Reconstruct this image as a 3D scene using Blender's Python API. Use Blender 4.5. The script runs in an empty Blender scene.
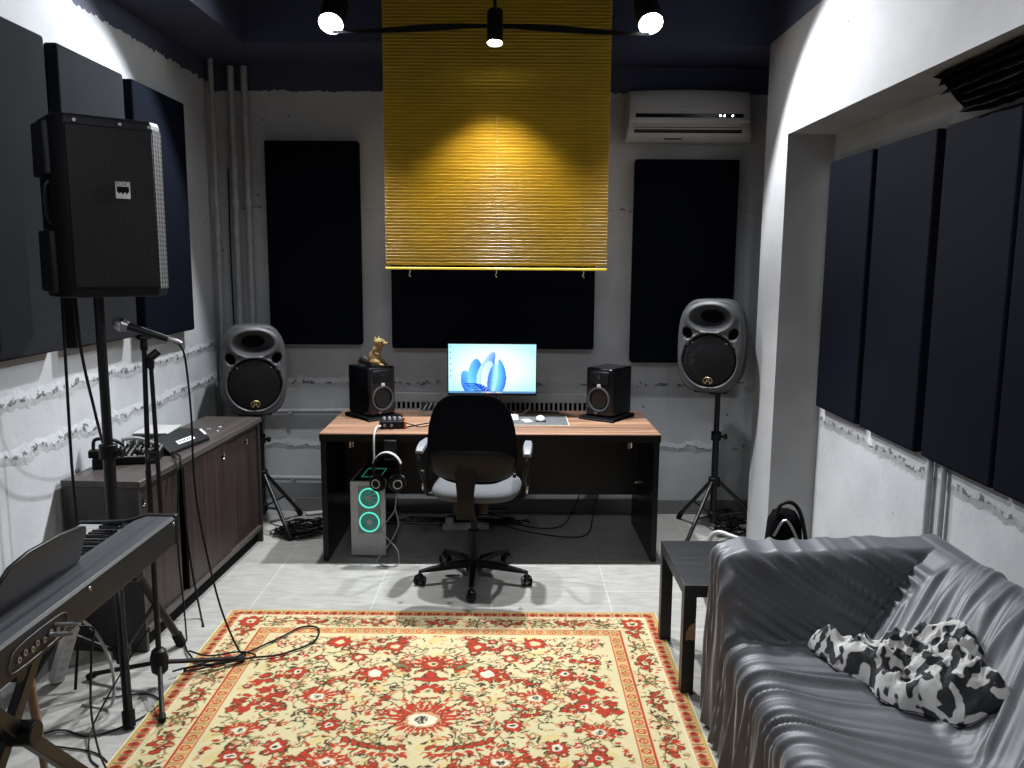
import bpy, bmesh, math, random
import numpy as np
from mathutils import Vector, Matrix, noise
random.seed(7)
PI = math.pi
SC = bpy.context.scene
COL = SC.collection

# ------------------------------------------------------------------ materials
def srgb(r, g, b):
    f = lambda c: (c/255/12.92) if c/255 <= 0.04045 else ((c/255+0.055)/1.055)**2.4
    return (f(r), f(g), f(b), 1)

class NT:
    def __init__(s, name):
        s.m = bpy.data.materials.new(name); s.m.use_nodes = True
        s.t = s.m.node_tree; s.b = s.t.nodes['Principled BSDF']
    def n(s, typ, **kw):
        nd = s.t.nodes.new(typ)
        for k, v in kw.items():
            if k in nd.inputs: nd.inputs[k].default_value = v
            else: setattr(nd, k, v)
        return nd
    def l(s, a, b): s.t.links.new(a, b)
    def math(s, op, a, b=None):
        nd = s.t.nodes.new('ShaderNodeMath'); nd.operation = op
        for i, v in enumerate((a, b)):
            if v is None: continue
            if isinstance(v, (int, float)): nd.inputs[i].default_value = v
            else: s.l(v, nd.inputs[i])
        return nd.outputs[0]
    def mix(s, fac, a, b):
        nd = s.t.nodes.new('ShaderNodeMix'); nd.data_type = 'RGBA'
        for i, v in ((0, fac), (6, a), (7, b)):
            if isinstance(v, (int, float, tuple)): nd.inputs[i].default_value = v
            else: s.l(v, nd.inputs[i])
        return nd.outputs[2]
    def ramp(s, fac, stops):
        nd = s.t.nodes.new('ShaderNodeValToRGB')
        el = nd.color_ramp.elements
        while len(el) < len(stops): el.new(0.5)
        for e, (p, c) in zip(el, stops): e.position = p; e.color = c
        s.l(fac, nd.inputs[0]); return nd.outputs[0]
    def coord(s): return s.n('ShaderNodeTexCoord').outputs['Object']
    def noise(s, vec, scale, detail=3, rough=0.55):
        nd = s.n('ShaderNodeTexNoise'); nd.inputs['Scale'].default_value = scale
        nd.inputs['Detail'].default_value = detail; nd.inputs['Roughness'].default_value = rough
        s.l(vec, nd.inputs['Vector']); return nd.outputs['Fac']
    def scale(s, vec, x, y, z):
        nd = s.n('ShaderNodeMapping'); nd.inputs['Scale'].default_value = (x, y, z)
        s.l(vec, nd.inputs['Vector']); return nd.outputs[0]
    def bump(s, h, strength=0.3, dist=0.01):
        nd = s.n('ShaderNodeBump'); nd.inputs['Strength'].default_value = strength
        nd.inputs['Distance'].default_value = dist
        s.l(h, nd.inputs['Height']); s.l(nd.outputs[0], s.b.inputs['Normal'])

def mat(name, col, rough=0.5, metal=0.0, var=0.12, nscale=30, bump=0.0, spec=0.5, bdist=0.002, stretch=(1,1,1), coat=0, sheen=0):
    k = NT(name)
    v = k.scale(k.coord(), *stretch)
    nz = k.noise(v, nscale)
    lo = tuple(c*(1-var) for c in col[:3])+(1,); hi = tuple(min(1, c*(1+var)) for c in col[:3])+(1,)
    k.l(k.ramp(nz, [(0.3, lo), (0.7, hi)]), k.b.inputs['Base Color'])
    k.b.inputs['Roughness'].default_value = rough; k.b.inputs['Metallic'].default_value = metal
    k.b.inputs['Specular IOR Level'].default_value = spec
    k.b.inputs['Coat Weight'].default_value = coat
    if sheen:
        k.b.inputs['Sheen Weight'].default_value = sheen; k.b.inputs['Sheen Roughness'].default_value = 0.35
        k.b.inputs['Sheen Tint'].default_value = (0.85, 0.88, 1, 1)
    if bump: k.bump(nz, bump, bdist)
    return k.m

def emis(name, col, strength):
    k = NT(name); k.b.inputs['Base Color'].default_value = (0, 0, 0, 1)
    k.b.inputs['Emission Color'].default_value = col; k.b.inputs['Emission Strength'].default_value = strength
    return k.m

NAVY = srgb(64, 70, 96)
def wall_mat(name, paint_z=None, seams=(), base=(0.72, 0.745, 0.775, 1), axis='x', rough_amt=1.0):
    k = NT(name); c = k.coord()
    sp = k.n('ShaderNodeSeparateXYZ'); k.l(c, sp.inputs[0])
    z = sp.outputs['Z']
    n1 = k.noise(c, 3.0, 5); n2 = k.noise(c, 28, 4, 0.6); n3 = k.noise(c, 9, 3)
    col = k.ramp(n1, [(0.3, tuple(x*0.78 for x in base[:3])+(1,)), (0.7, base)])
    # pits where bubbles broke in the concrete
    vo = k.n('ShaderNodeTexVoronoi'); vo.inputs['Scale'].default_value = 7; k.l(c, vo.inputs['Vector'])
    pit = k.math('LESS_THAN', vo.outputs['Distance'], 0.055)
    gate = k.math('GREATER_THAN', n3, 0.52)
    pit = k.math('MULTIPLY', pit, gate)
    hgt = k.math('MULTIPLY', n2, 0.35)
    dark = pit
    for sz, amp in seams:
        zz = k.math('ADD', z, k.math('MULTIPLY', k.math('SUBTRACT', n3, 0.5), 0.09))
        d = k.math('ABSOLUTE', k.math('SUBTRACT', zz, sz))
        band = k.math('LESS_THAN', d, 0.014*amp)
        brk = k.math('MULTIPLY', band, k.math('GREATER_THAN', n2, 0.545))
        dark = k.math('MAXIMUM', dark, brk)
        ridge = k.math('MULTIPLY', k.math('MAXIMUM', k.math('SUBTRACT', 1.0, k.math('MULTIPLY', d, 28)), 0.0), 1.4)
        hgt = k.math('ADD', hgt, ridge)
    hgt = k.math('SUBTRACT', hgt, k.math('MULTIPLY', dark, 1.0))
    col = k.mix(k.math('MULTIPLY', dark, 0.8), col, (0.07, 0.07, 0.075, 1))
    if paint_z is not None:
        edge = k.math('ADD', z, k.math('MULTIPLY', k.math('SUBTRACT', k.noise(k.scale(c, 1, 1, 0.3), 22, 3), 0.5), 0.06))
        up = k.math('GREATER_THAN', edge, paint_z)
        col = k.mix(up, col, NAVY)
    k.l(col, k.b.inputs['Base Color'])
    k.b.inputs['Roughness'].default_value = 0.75
    k.bump(hgt, 0.5*rough_amt, 0.010)
    return k.m

M = {}
M['wall_back'] = wall_mat('rough white wall', 2.79, [(0.90, 0.75), (0.47, 0.5), (2.05, 0.3)])
M['wall_left'] = wall_mat('rough white wall left', 2.83, [(1.16, 0.9), (0.945, 0.9), (2.0, 0.3)], base=(0.72, 0.745, 0.77, 1))
M['wall_right'] = wall_mat('smooth plaster wall', None, [], base=(0.53, 0.53, 0.535, 1), rough_amt=0.35)
M['wall_niche'] = wall_mat('rough niche wall', None, [(0.86, 0.8)], base=(0.64, 0.65, 0.66, 1))
M['navy'] = mat('navy ceiling paint', NAVY, 0.55, var=0.1, nscale=6, bump=0.15)
M['black_plastic'] = mat('black plastic', (0.005, 0.0055, 0.0065, 1), 0.45, bump=0.1, nscale=200, spec=0.22)
M['black_gloss'] = mat('gloss black', (0.003, 0.0035, 0.005, 1), 0.15, spec=0.35)
M['black_matte'] = mat('matte black', (0.003, 0.003, 0.0035, 1), 0.8, spec=0.1)
M['black_metal'] = mat('black powder coated steel', (0.006, 0.006, 0.007, 1), 0.38, 0.0, spec=0.3)
M['rubber'] = mat('black rubber', (0.005, 0.005, 0.005, 1), 0.6, spec=0.2)
M['chrome'] = mat('chrome', (0.75, 0.75, 0.77, 1), 0.18, 1.0, var=0.03)
M['steel'] = mat('brushed steel', (0.45, 0.45, 0.47, 1), 0.35, 0.9)
M['grey_plastic'] = mat('dark grey moulded plastic', (0.060, 0.063, 0.068, 1), 0.5, bump=0.15, nscale=260)
M['white_plastic'] = mat('white plastic', (0.72, 0.72, 0.70, 1), 0.4, var=0.04)
M['offwhite'] = mat('off white plastic', (0.60, 0.59, 0.58, 1), 0.42, var=0.03)
M['white_metal'] = mat('white painted steel', (0.55, 0.56, 0.56, 1), 0.4, var=0.05)
M['pipe'] = mat('grey painted pipe', (0.46, 0.47, 0.49, 1), 0.55, var=0.15, nscale=14)
M['gold'] = mat('brass', (0.75, 0.58, 0.30, 1), 0.35, 0.9)
M['cable'] = mat('black cable', (0.006, 0.006, 0.0065, 1), 0.5, spec=0.2)
M['cable_white'] = mat('white cable', (0.65, 0.65, 0.63, 1), 0.45)
M['cable_grey'] = mat('grey cable', (0.30, 0.30, 0.31, 1), 0.45)
M['cable_orange'] = mat('tan cable', (0.35, 0.16, 0.08, 1), 0.45)
M['green'] = mat('green plastic', (0.02, 0.12, 0.012, 1), 0.4)
M['orange'] = mat('orange plastic', (0.55, 0.12, 0.02, 1), 0.4)
M['tan'] = mat('tan paper', (0.28, 0.17, 0.08, 1), 0.7)
M['wood_tan'] = mat('pale wood', (0.30, 0.17, 0.10, 1), 0.5, stretch=(8, 8, 1))
M['baseboard'] = mat('grey skirting', (0.21, 0.21, 0.205, 1), 0.5, var=0.08)
M['lens'] = emis('lamp lens', (0.93, 0.96, 1, 1), 60)
M['led'] = emis('white led', (0.75, 0.8, 1, 1), 12)
M['teal'] = emis('teal led ring', (0.10, 0.85, 0.62, 1), .45)
M['teal_dim'] = emis('teal led glow', (0.06, 0.5, 0.38, 1), .10)

def fabric(name, col, sheen=0.0, sc=420):
    k = NT(name); c = k.coord()
    n = k.noise(c, sc, 2); n2 = k.noise(c, 4, 3)
    k.l(k.ramp(n2, [(0.3, tuple(x*0.85 for x in col[:3])+(1,)), (0.7, col)]), k.b.inputs['Base Color'])
    k.b.inputs['Roughness'].default_value = 0.9
    k.b.inputs['Specular IOR Level'].default_value = 0.04
    if sheen:
        k.b.inputs['Sheen Weight'].default_value = sheen; k.b.inputs['Sheen Roughness'].default_value = 0.4
    k.bump(k.math('ADD', n, n2), 0.25, 0.004)
    return k.m
M['panel_navy'] = fabric('navy acoustic cloth', (0.0045, 0.0065, 0.013, 1))
M['panel_grey'] = fabric('charcoal acoustic cloth', (0.026, 0.029, 0.034, 1), 0.02)
M['panel_blue'] = fabric('charcoal blue acoustic cloth', (0.0065, 0.0075, 0.0135, 1))
M['chair_black'] = fabric('black chair cloth', (0.0075, 0.009, 0.013, 1), sc=300)
M['chair_grey'] = fabric('grey chair cloth', (0.16, 0.165, 0.175, 1), 0.1, sc=300)
M['foam'] = fabric('black foam', (0.004, 0.004, 0.005, 1), sc=150)

def velvet():
    k = NT('grey velvet throw'); c = k.coord()
    n = k.noise(c, 5, 4); n2 = k.noise(c, 120, 2)
    k.l(k.ramp(n, [(0.3, (0.070, 0.073, 0.083, 1)), (0.7, (0.115, 0.12, 0.134, 1))]), k.b.inputs['Base Color'])
    k.b.inputs['Roughness'].default_value = 0.52
    k.b.inputs['Specular IOR Level'].default_value = 0.5
    k.b.inputs['Sheen Weight'].default_value = 0.25; k.b.inputs['Sheen Roughness'].default_value = 0.3
    k.bump(n2, 0.1, 0.002)
    return k.m
M['velvet'] = velvet()

def wood(name, c1, c2, axis, freq, rough=0.4, spec=0.5):
    k = NT(name); c = k.coord()
    s = {'x': (0.6, freq, freq), 'z': (freq, freq, 0.6), 'y': (freq, 0.6, freq)}[axis]
    n = k.noise(k.scale(c, *s), 1.0, 4, 0.65)
    n2 = k.noise(k.scale(c, *[q*5 for q in s]), 1.0, 2)
    v = k.math('ADD', k.math('MULTIPLY', n, 0.75), k.math('MULTIPLY', n2, 0.25))
    k.l(k.ramp(v, [(0.36, c1), (0.62, c2)]), k.b.inputs['Base Color'])
    k.b.inputs['Roughness'].default_value = rough; k.b.inputs['Specular IOR Level'].default_value = spec
    k.bump(n2, 0.08, 0.002)
    return k.m
M['desk_top'] = wood('striped walnut laminate', srgb(70, 46, 36), srgb(190, 148, 118), 'x', 34, 0.5, 0.3)
M['desk_dark'] = wood('black brown laminate', (0.004, 0.0035, 0.0035, 1), (0.010, 0.008, 0.0075, 1), 'z', 30, 0.35, 0.2)
M['cab_side'] = wood('dark oak laminate', (0.026, 0.021, 0.020, 1), (0.050, 0.042, 0.040, 1), 'z', 34, 0.42)
M['cab_top'] = wood('dark oak laminate top', (0.055, 0.045, 0.040, 1), (0.10, 0.085, 0.078, 1), 'y', 34, 0.38)
M['cab_door'] = wood('striped wenge', (0.012, 0.007, 0.006, 1), (0.052, 0.030, 0.027, 1), 'z', 38, 0.45)
M['table'] = wood('black ash veneer', (0.006, 0.006, 0.007, 1), (0.022, 0.023, 0.028, 1), 'x', 40, 0.42, 0.35)
M['piano_top'] = wood('black woodgrain top', (0.030, 0.033, 0.037, 1), (0.095, 0.10, 0.11, 1), 'y', 60, 0.45, 0.4)
M['piano_side'] = wood('black woodgrain side', (0.005, 0.005, 0.0055, 1), (0.016, 0.016, 0.017, 1), 'y', 60, 0.5, 0.25)

def grille(name, base, hole, sc=130, thr=0.33):
    k = NT(name); c = k.coord()
    vo = k.n('ShaderNodeTexVoronoi'); vo.inputs['Scale'].default_value = sc; vo.inputs['Randomness'].default_value = 0.0
    k.l(c, vo.inputs['Vector'])
    h = k.math('GREATER_THAN', vo.outputs['Distance'], thr)
    k.l(k.mix(h, hole, base), k.b.inputs['Base Color'])
    k.b.inputs['Roughness'].default_value = 0.45; k.b.inputs['Specular IOR Level'].default_value = 0.2
    k.bump(h, 0.6, 0.002)
    return k.m
M['grille'] = grille('perforated black steel', (0.0035, 0.004, 0.005, 1), (0.001, 0.002, 0.002, 1))
M['grille_highlight'] = grille('perforated steel painted highlight', (0.20, 0.205, 0.21, 1), (0.01, 0.01, 0.01, 1), 58, .42)  # lamp highlight on the speaker's right chamfer, put into a paler base colour
M['grille_white'] = grille('white mesh', (0.42, 0.44, 0.44, 1), (0.08, 0.16, 0.15, 1), 200, 0.4)

def floor_mat():
    k = NT('grey porcelain tiles'); c = k.coord()
    br = k.n('ShaderNodeTexBrick'); br.offset = 0.0; br.squash = 1.0
    br.inputs['Scale'].default_value = 1.0; br.inputs['Brick Width'].default_value = 0.6; br.inputs['Row Height'].default_value = 0.45
    br.inputs['Mortar Size'].default_value = 0.004; br.inputs['Mortar Smooth'].default_value = 0.3
    br.inputs['Color1'].default_value = (0.56, 0.55, 0.51, 1); br.inputs['Color2'].default_value = (0.52, 0.51, 0.475, 1)
    br.inputs['Mortar'].default_value = (0.70, 0.69, 0.64, 1)
    mp = k.n('ShaderNodeMapping'); mp.inputs['Location'].default_value = (0.10, 0.33, 0)
    k.l(c, mp.inputs['Vector']); k.l(mp.outputs[0], br.inputs['Vector'])
    n = k.noise(k.scale(c, 2.5, 9, 1), 3.0, 6, 0.65)
    g = k.ramp(n, [(0.3, (0.72, 0.72, 0.72, 1)), (0.7, (1.1, 1.1, 1.08, 1))])
    mm = k.n('ShaderNodeMix'); mm.data_type = 'RGBA'; mm.blend_type = 'MULTIPLY'; mm.inputs[0].default_value = 1
    k.l(br.outputs['Color'], mm.inputs[6]); k.l(g, mm.inputs[7])
    k.l(mm.outputs[2], k.b.inputs['Base Color'])
    k.b.inputs['Roughness'].default_value = 0.42
    k.bump(k.math('SUBTRACT', n, k.math('MULTIPLY', br.outputs['Fac'], 0.7)), 0.12, 0.004)
    return k.m
M['floor'] = floor_mat()

def attr_mat(name, emit=0.0, rough=0.95, bump=True):
    k = NT(name); a = k.n('ShaderNodeAttribute'); a.attribute_name = 'pattern'
    if emit:
        k.b.inputs['Base Color'].default_value = (0.01, 0.01, 0.01, 1)
        k.l(a.outputs['Color'], k.b.inputs['Emission Color']); k.b.inputs['Emission Strength'].default_value = emit
        k.b.inputs['Roughness'].default_value = 0.25
    else:
        c = k.coord(); n = k.noise(c, 260, 2); n2 = k.noise(c, 3, 3)
        mm = k.n('ShaderNodeMix'); mm.data_type = 'RGBA'; mm.blend_type = 'MULTIPLY'; mm.inputs[0].default_value = 1
        k.l(a.outputs['Color'], mm.inputs[6])
        k.l(k.ramp(k.math('ADD', k.math('MULTIPLY', n, 0.6), k.math('MULTIPLY', n2, 0.4)), [(0.3, (0.78, 0.78, 0.78, 1)), (0.7, (1.08, 1.08, 1.08, 1))]), mm.inputs[7])
        k.l(mm.outputs[2], k.b.inputs['Base Color'])
        k.b.inputs['Roughness'].default_value = rough; k.b.inputs['Specular IOR Level'].default_value = 0.1
        k.bump(n, 0.35, 0.003)
    return k.m
M['rug'] = attr_mat('woven floral rug'); M['screen'] = attr_mat('lit screen', emit=.5)

def blind_mat():
    k = NT('yellow aluminium slat'); c = k.coord()
    n = k.noise(k.scale(c, 1, 1, 8), 6, 2)
    k.l(k.ramp(n, [(0.3, srgb(206, 172, 52)), (0.7, srgb(224, 190, 62))]), k.b.inputs['Base Color'])
    k.b.inputs['Roughness'].default_value = 0.34; k.b.inputs['Specular IOR Level'].default_value = 0.5
    return k.m
M['slat'] = blind_mat()

def cloth_bw():
    k = NT('black and white print cotton'); c = k.coord()
    w = k.noise(c, 9, 2)
    cx = k.n('ShaderNodeTexNoise'); cx.inputs['Scale'].default_value = 4; k.l(c, cx.inputs['Vector'])
    mp = k.n('ShaderNodeMix'); mp.data_type = 'RGBA'; mp.blend_type = 'LINEAR_LIGHT'; mp.inputs[0].default_value = 0.10
    k.l(c, mp.inputs[6]); k.l(cx.outputs['Color'], mp.inputs[7])
    n = k.noise(k.scale(mp.outputs[2], 1.0, 1.6, 1.2), 19, 1.2, 0.4)
    blk = k.math('GREATER_THAN', n, 0.505)
    gr = k.math('MULTIPLY', k.math('GREATER_THAN', n, 0.485), 0.75)
    k.l(k.mix(k.math('MAXIMUM', blk, k.math('MULTIPLY', gr, 0.8)), (0.62, 0.61, 0.59, 1), (0.008, 0.009, 0.012, 1)), k.b.inputs['Base Color'])
    k.b.inputs['Roughness'].default_value = 0.85
    k.bump(k.noise(c, 40, 3), 0.3, 0.006)
    return k.m
M['cloth_bw'] = cloth_bw()
M['screen_dark'] = mat('dark rest lacquer', (0.006, 0.006, 0.007, 1), 0.4, spec=0.3)
M['fur'] = mat('tan ceramic fur', (0.36, 0.22, 0.08, 1), 0.6, var=0.5, nscale=60, bump=0.5, bdist=0.004)
M['fur_dark'] = mat('brown ceramic fur', (0.035, 0.018, 0.012, 1), 0.55, var=0.3, nscale=60, bump=0.4)
M['fur_light'] = mat('cream ceramic fur', (0.70, 0.55, 0.22, 1), 0.55, var=0.35, nscale=70, bump=0.5, bdist=0.004)
M['mixer_face'] = mat('silver mixer panel', (0.42, 0.42, 0.40, 1), 0.35, 0.5)
M['pad_grey'] = mat('grey desk mat', (0.10, 0.105, 0.11, 1), 0.8)
M['cord_tan'] = mat('tan blind cord', (0.22, 0.17, 0.05, 1), 0.8)
M['pad_light'] = mat('worn grey armrest', (0.19, 0.195, 0.21, 1), 0.5)
M['steel_dark'] = mat('dull steel', (0.10, 0.10, 0.105, 1), 0.5, 0.3)
M['cream'] = mat('cream stitching', (0.72, 0.62, 0.42, 1), 0.7)
M['badge'] = mat('white badge print', (0.75, 0.76, 0.76, 1), 0.4)
M['key_white'] = mat('white piano keys', (0.50, 0.50, 0.49, 1), 0.3, var=0.02)
M['glass_dark'] = mat('smoked glass', (0.006, 0.012, 0.012, 1), 0.08)

# ------------------------------------------------------------------ geometry helpers
class G:
    """collects shapes, links them as one mesh object"""
    def __init__(s): s.v = []; s.f = []; s.mi = []; s.m = Matrix(); s.cur = 0
    def add(s, vs, fs):
        b = len(s.v)
        s.v += [tuple(s.m @ Vector(p)) for p in vs]
        s.f += [tuple(i+b for i in f) for f in fs]; s.mi += [s.cur]*len(fs)
    def box(s, x0, x1, y0, y1, z0, z1):
        s.add([(x0,y0,z0),(x1,y0,z0),(x1,y1,z0),(x0,y1,z0),(x0,y0,z1),(x1,y0,z1),(x1,y1,z1),(x0,y1,z1)],
              [(3,2,1,0),(4,5,6,7),(0,1,5,4),(1,2,6,5),(2,3,7,6),(3,0,4,7)])
        return s
    def loft(s, rings, cap=True, closed=True):
        n = len(rings[0]); vs = [p for r in rings for p in r]; fs = []
        for i in range(len(rings)-1):
            for j in range(n if closed else n-1):
                k = (j+1) % n
                fs.append((i*n+j, i*n+k, (i+1)*n+k, (i+1)*n+j))
        if cap:
            fs.append(tuple(range(n-1, -1, -1))); fs.append(tuple((len(rings)-1)*n+j for j in range(n)))
        s.add(vs, fs); return s
    def cyl(s, p0, p1, r0, r1=None, n=16, cap=True):
        r1 = r0 if r1 is None else r1
        p0 = Vector(p0); p1 = Vector(p1); d = (p1-p0).normalized()
        a = d.orthogonal().normalized(); b = d.cross(a)
        ring = lambda p, r: [tuple(p+(a*math.cos(2*PI*i/n)+b*math.sin(2*PI*i/n))*r) for i in range(n)]
        return s.loft([ring(p0, r0), ring(p1, r1)], cap)
    def lathe(s, prof, origin=(0,0,0), axis=(0,0,1), n=28, cap=False, sx=1, sy=1):
        d = Vector(axis).normalized(); up = Vector((0,0,1)) if abs(d.z) < 0.9 else Vector((0,1,0))
        a = up.cross(d).normalized(); b = d.cross(a); o = Vector(origin)
        rings = [[tuple(o+d*h+(a*math.cos(2*PI*i/n)*sx+b*math.sin(2*PI*i/n)*sy)*max(r,1e-4)) for i in range(n)] for r, h in prof]
        return s.loft(rings, cap)
    def prism(s, poly, axis, a0, a1):
        def P(u, v, w): return {'x': (w,u,v), 'y': (u,w,v), 'z': (u,v,w)}[axis]
        n = len(poly)
        vs = [P(u,v,a0) for u,v in poly]+[P(u,v,a1) for u,v in poly]
        fs = [tuple(range(n-1,-1,-1)), tuple(range(n,2*n))]+[(i,(i+1)%n,(i+1)%n+n,i+n) for i in range(n)]
        s.add(vs, fs); return s
    def tube(s, pts, r, n=8, smooth=6, taper=None):
        p = [Vector(q) for q in pts]
        if smooth and len(p) > 2:
            q = [p[0]*2-p[1]]+p+[p[-1]*2-p[-2]]; out = []
            for i in range(1, len(q)-2):
                for k in range(smooth):
                    t = k/smooth; a, b, c, d = q[i-1], q[i], q[i+1], q[i+2]
                    out.append(0.5*((2*b)+(c-a)*t+(2*a-5*b+4*c-d)*t*t+(3*b-a-3*c+d)*t**3))
            out.append(p[-1]); p = out
        rings = []; ref = None
        for i, c in enumerate(p):
            d = (p[min(i+1, len(p)-1)]-p[max(i-1, 0)])
            if d.length < 1e-7: d = Vector((0,0,1))
            d.normalize()
            if ref is None: ref = d.orthogonal().normalized()
            ref = (ref-d*ref.dot(d))
            if ref.length < 1e-5: ref = d.orthogonal()
            ref.normalize(); b = d.cross(ref)
            rr = r if taper is None else r*taper(i/(len(p)-1))
            rings.append([tuple(c+(ref*math.cos(2*PI*j/n)+b*math.sin(2*PI*j/n))*rr) for j in range(n)])
        return s.loft(rings)
    def ball(s, c, r, sx=1, sy=1, sz=1, n=18, m=12):
        rings = []
        for i in range(m+1):
            t = PI*i/m; rr = max(math.sin(t), 1e-3)*r
            rings.append([(c[0]+math.cos(2*PI*j/n)*rr*sx, c[1]+math.sin(2*PI*j/n)*rr*sy, c[2]-math.cos(t)*r*sz) for j in range(n)])
        return s.loft(rings)
    def grid(s, fn, nu, nv, mfn=None):
        vs = [fn(i/nu, j/nv) for i in range(nu+1) for j in range(nv+1)]
        b = len(s.v); s.v += [tuple(s.m @ Vector(p)) for p in vs]
        for i in range(nu):
            for j in range(nv):
                q = i*(nv+1)+j
                s.f.append((b+q, b+q+nv+1, b+q+nv+2, b+q+1))
                s.mi.append(s.cur if mfn is None else mfn((i+.5)/nu, (j+.5)/nv))
        return s
    def build(s, name, ms, parent=None, bevel=0.0, smooth=True, seg=2, angle=35, label=None):
        me = bpy.data.meshes.new(name); me.from_pydata(s.v, [], s.f)
        if not isinstance(ms, (list, tuple)): ms = [ms]
        for m in ms: me.materials.append(M[m] if isinstance(m, str) else m)
        me.polygons.foreach_set('material_index', [min(i, len(ms)-1) for i in s.mi])
        bm = bmesh.new(); bm.from_mesh(me); bmesh.ops.recalc_face_normals(bm, faces=bm.faces) if not getattr(s, 'keep', False) else None
        bm.to_mesh(me); bm.free()
        if smooth:
            me.polygons.foreach_set('use_smooth', [True]*len(me.polygons)); me.set_sharp_from_angle(angle=math.radians(angle))
        me.update()
        o = bpy.data.objects.new(name, me); COL.objects.link(o)
        if parent is not None: o.parent = parent
        if bevel:
            b = o.modifiers.new('bevel', 'BEVEL'); b.width = bevel; b.segments = seg; b.limit_method = 'ANGLE'; b.angle_limit = math.radians(40)
        if label: o['label'] = label
        return o

def rebase(o, loc):
    """put the origin of a single-mesh thing at its base without moving it"""
    loc = Vector(loc); o.data.transform(Matrix.Translation(-loc)); o.location = loc; return o
def tag(o, label, cat, group=None, kind=None):
    o['label'] = label; o['category'] = cat
    if group: o['group'] = group
    if kind: o['kind'] = kind
    return o
def thing(name, label, cat, loc=(0,0,0), rz=0, group=None):
    o = bpy.data.objects.new(name, None); COL.objects.link(o); o.location = loc; o.rotation_euler = (0,0,rz)
    o.empty_display_size = 0.1
    return tag(o, label, cat, group)
def struct(o): o['kind'] = 'structure'; return o
def text(s, size, name, m, parent, mw, extrude=0.0006):
    cu = bpy.data.curves.new('tmp', 'FONT'); cu.body = s; cu.size = size; cu.extrude = extrude; cu.align_x = 'CENTER'; cu.align_y = 'CENTER'
    t = bpy.data.objects.new('tmp', cu); COL.objects.link(t)
    bpy.context.view_layer.update()
    me = bpy.data.meshes.new_from_object(t.evaluated_get(bpy.context.evaluated_depsgraph_get()))
    bpy.data.objects.remove(t); me.transform(mw); me.materials.clear(); me.materials.append(M[m])
    o = bpy.data.objects.new(name, me); COL.objects.link(o); o.parent = parent; return o
FRONT = Matrix.Rotation(PI/2, 4, 'X')      # text facing -Y

# ------------------------------------------------------------------ room shell
XL, YB, XR, XN = -1.95, 5.55, 1.465, 1.72
YF = -1.8
struct(G().box(XL-.1, 2.4, YF-.1, YB+.1, -0.1, 0).build('floor', 'floor', smooth=False))
struct(G().box(XL-.1, 2.4, YB, YB+.1, 0, 3.4).build('wall_back', 'wall_back', smooth=False))
struct(G().box(XL-.1, XL, YF, YB, 0, 3.4).build('wall_left', 'wall_left', smooth=False))
struct(G().box(XL-.1, 2.4, YF-.1, YF, 0, 3.4).build('wall_front', 'wall_right', smooth=False))
g = G()
g.box(XR, 2.3, 4.60, 5.0, 0, 2.96)                    # pier at the far end
g.box(XR, XN, YF, 4.60, 2.402, 2.96)                  # beam over the niche
wr = g.build('wall_right', 'wall_right', smooth=False); struct(wr)
struct(G().box(XN, XN+.1, YF, 4.60, 0, 2.96).build('wall_niche', 'wall_niche', smooth=False))
struct(G().box(2.3, 2.4, 5.0, YB, 0, 3.4).build('wall_side', 'wall_right', smooth=False))
g = G()
g.box(XL, -1.57, YF, YB, 2.95, 3.35)                  # soffit along the left wall
g.box(-1.57, 2.3, 5.0, YB, 2.95, 3.35)                # soffit along the back wall
g.box(XR, 2.3, YF, 5.0, 2.96, 3.35)                   # dark mass over the right wall
g.box(XL, 2.3, YF, YB, 3.35, 3.45)
struct(g.build('ceiling', 'navy', smooth=False))
g = G(); g.box(-1.50, 1.9, YB-.014, YB, 0, 0.10)
struct(g.build('baseboard_back', 'baseboard', bevel=.002))
g = G(); g.box(XL, XL+.014, YF, YB-.02, 0, 0.09)
struct(g.build('baseboard_left', 'baseboard', bevel=.002))

# ------------------------------------------------------------------ acoustic panels
def panel(x0, x1, y0, y1, z0, z1, m, label, group, tilt=0.0):
    g = G()
    c = Vector(((x0+x1)/2, (y0+y1)/2, (z0+z1)/2)); hx, hy, hz = (x1-x0)/2, (y1-y0)/2, (z1-z0)/2
    g.box(-hx, hx, -hy, hy, 0, 2*hz)
    o = g.build('acoustic_panel', m, bevel=.012, seg=3)
    o.location = (c.x, c.y, z0); tag(o, label, 'acoustic panel', group)
    return o
gl = 'cloth acoustic panels on the left wall'
panel(XL+.012, XL+.07, 2.85, 3.47, 1.335, 2.592, 'panel_grey', 'charcoal acoustic panel on the left wall nearest the camera, behind the big loudspeaker', gl)
panel(XL+.012, XL+.07, 3.56, 4.15, 1.33, 2.592, 'panel_grey', 'middle charcoal acoustic panel on the left wall, rising right behind the black loudspeaker', gl)
panel(XL+.012, XL+.07, 4.24, 4.895, 1.305, 2.592, 'panel_navy', 'darkest acoustic panel on the left wall, farthest one beside the corner pipes', gl)
gb = 'cloth acoustic panels on the back wall'
YP = YB-.018
panel(-1.60, -1.00, YB-.10, YP, 1.165, 2.47, 'panel_navy', 'tall navy acoustic panel on the back wall left of the yellow blind', gb)
panel(0.775, 1.44, YB-.10, YP, 1.06, 2.37, 'panel_navy', 'tall navy acoustic panel on the back wall under the air conditioner', gb)
panel(-0.80, 0.53, YB-.10, YP, 1.145, 1.72, 'panel_navy', 'wide low navy acoustic panel behind the monitor, under the yellow blind', gb)
gr = 'cloth acoustic panels in the right niche'
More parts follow.
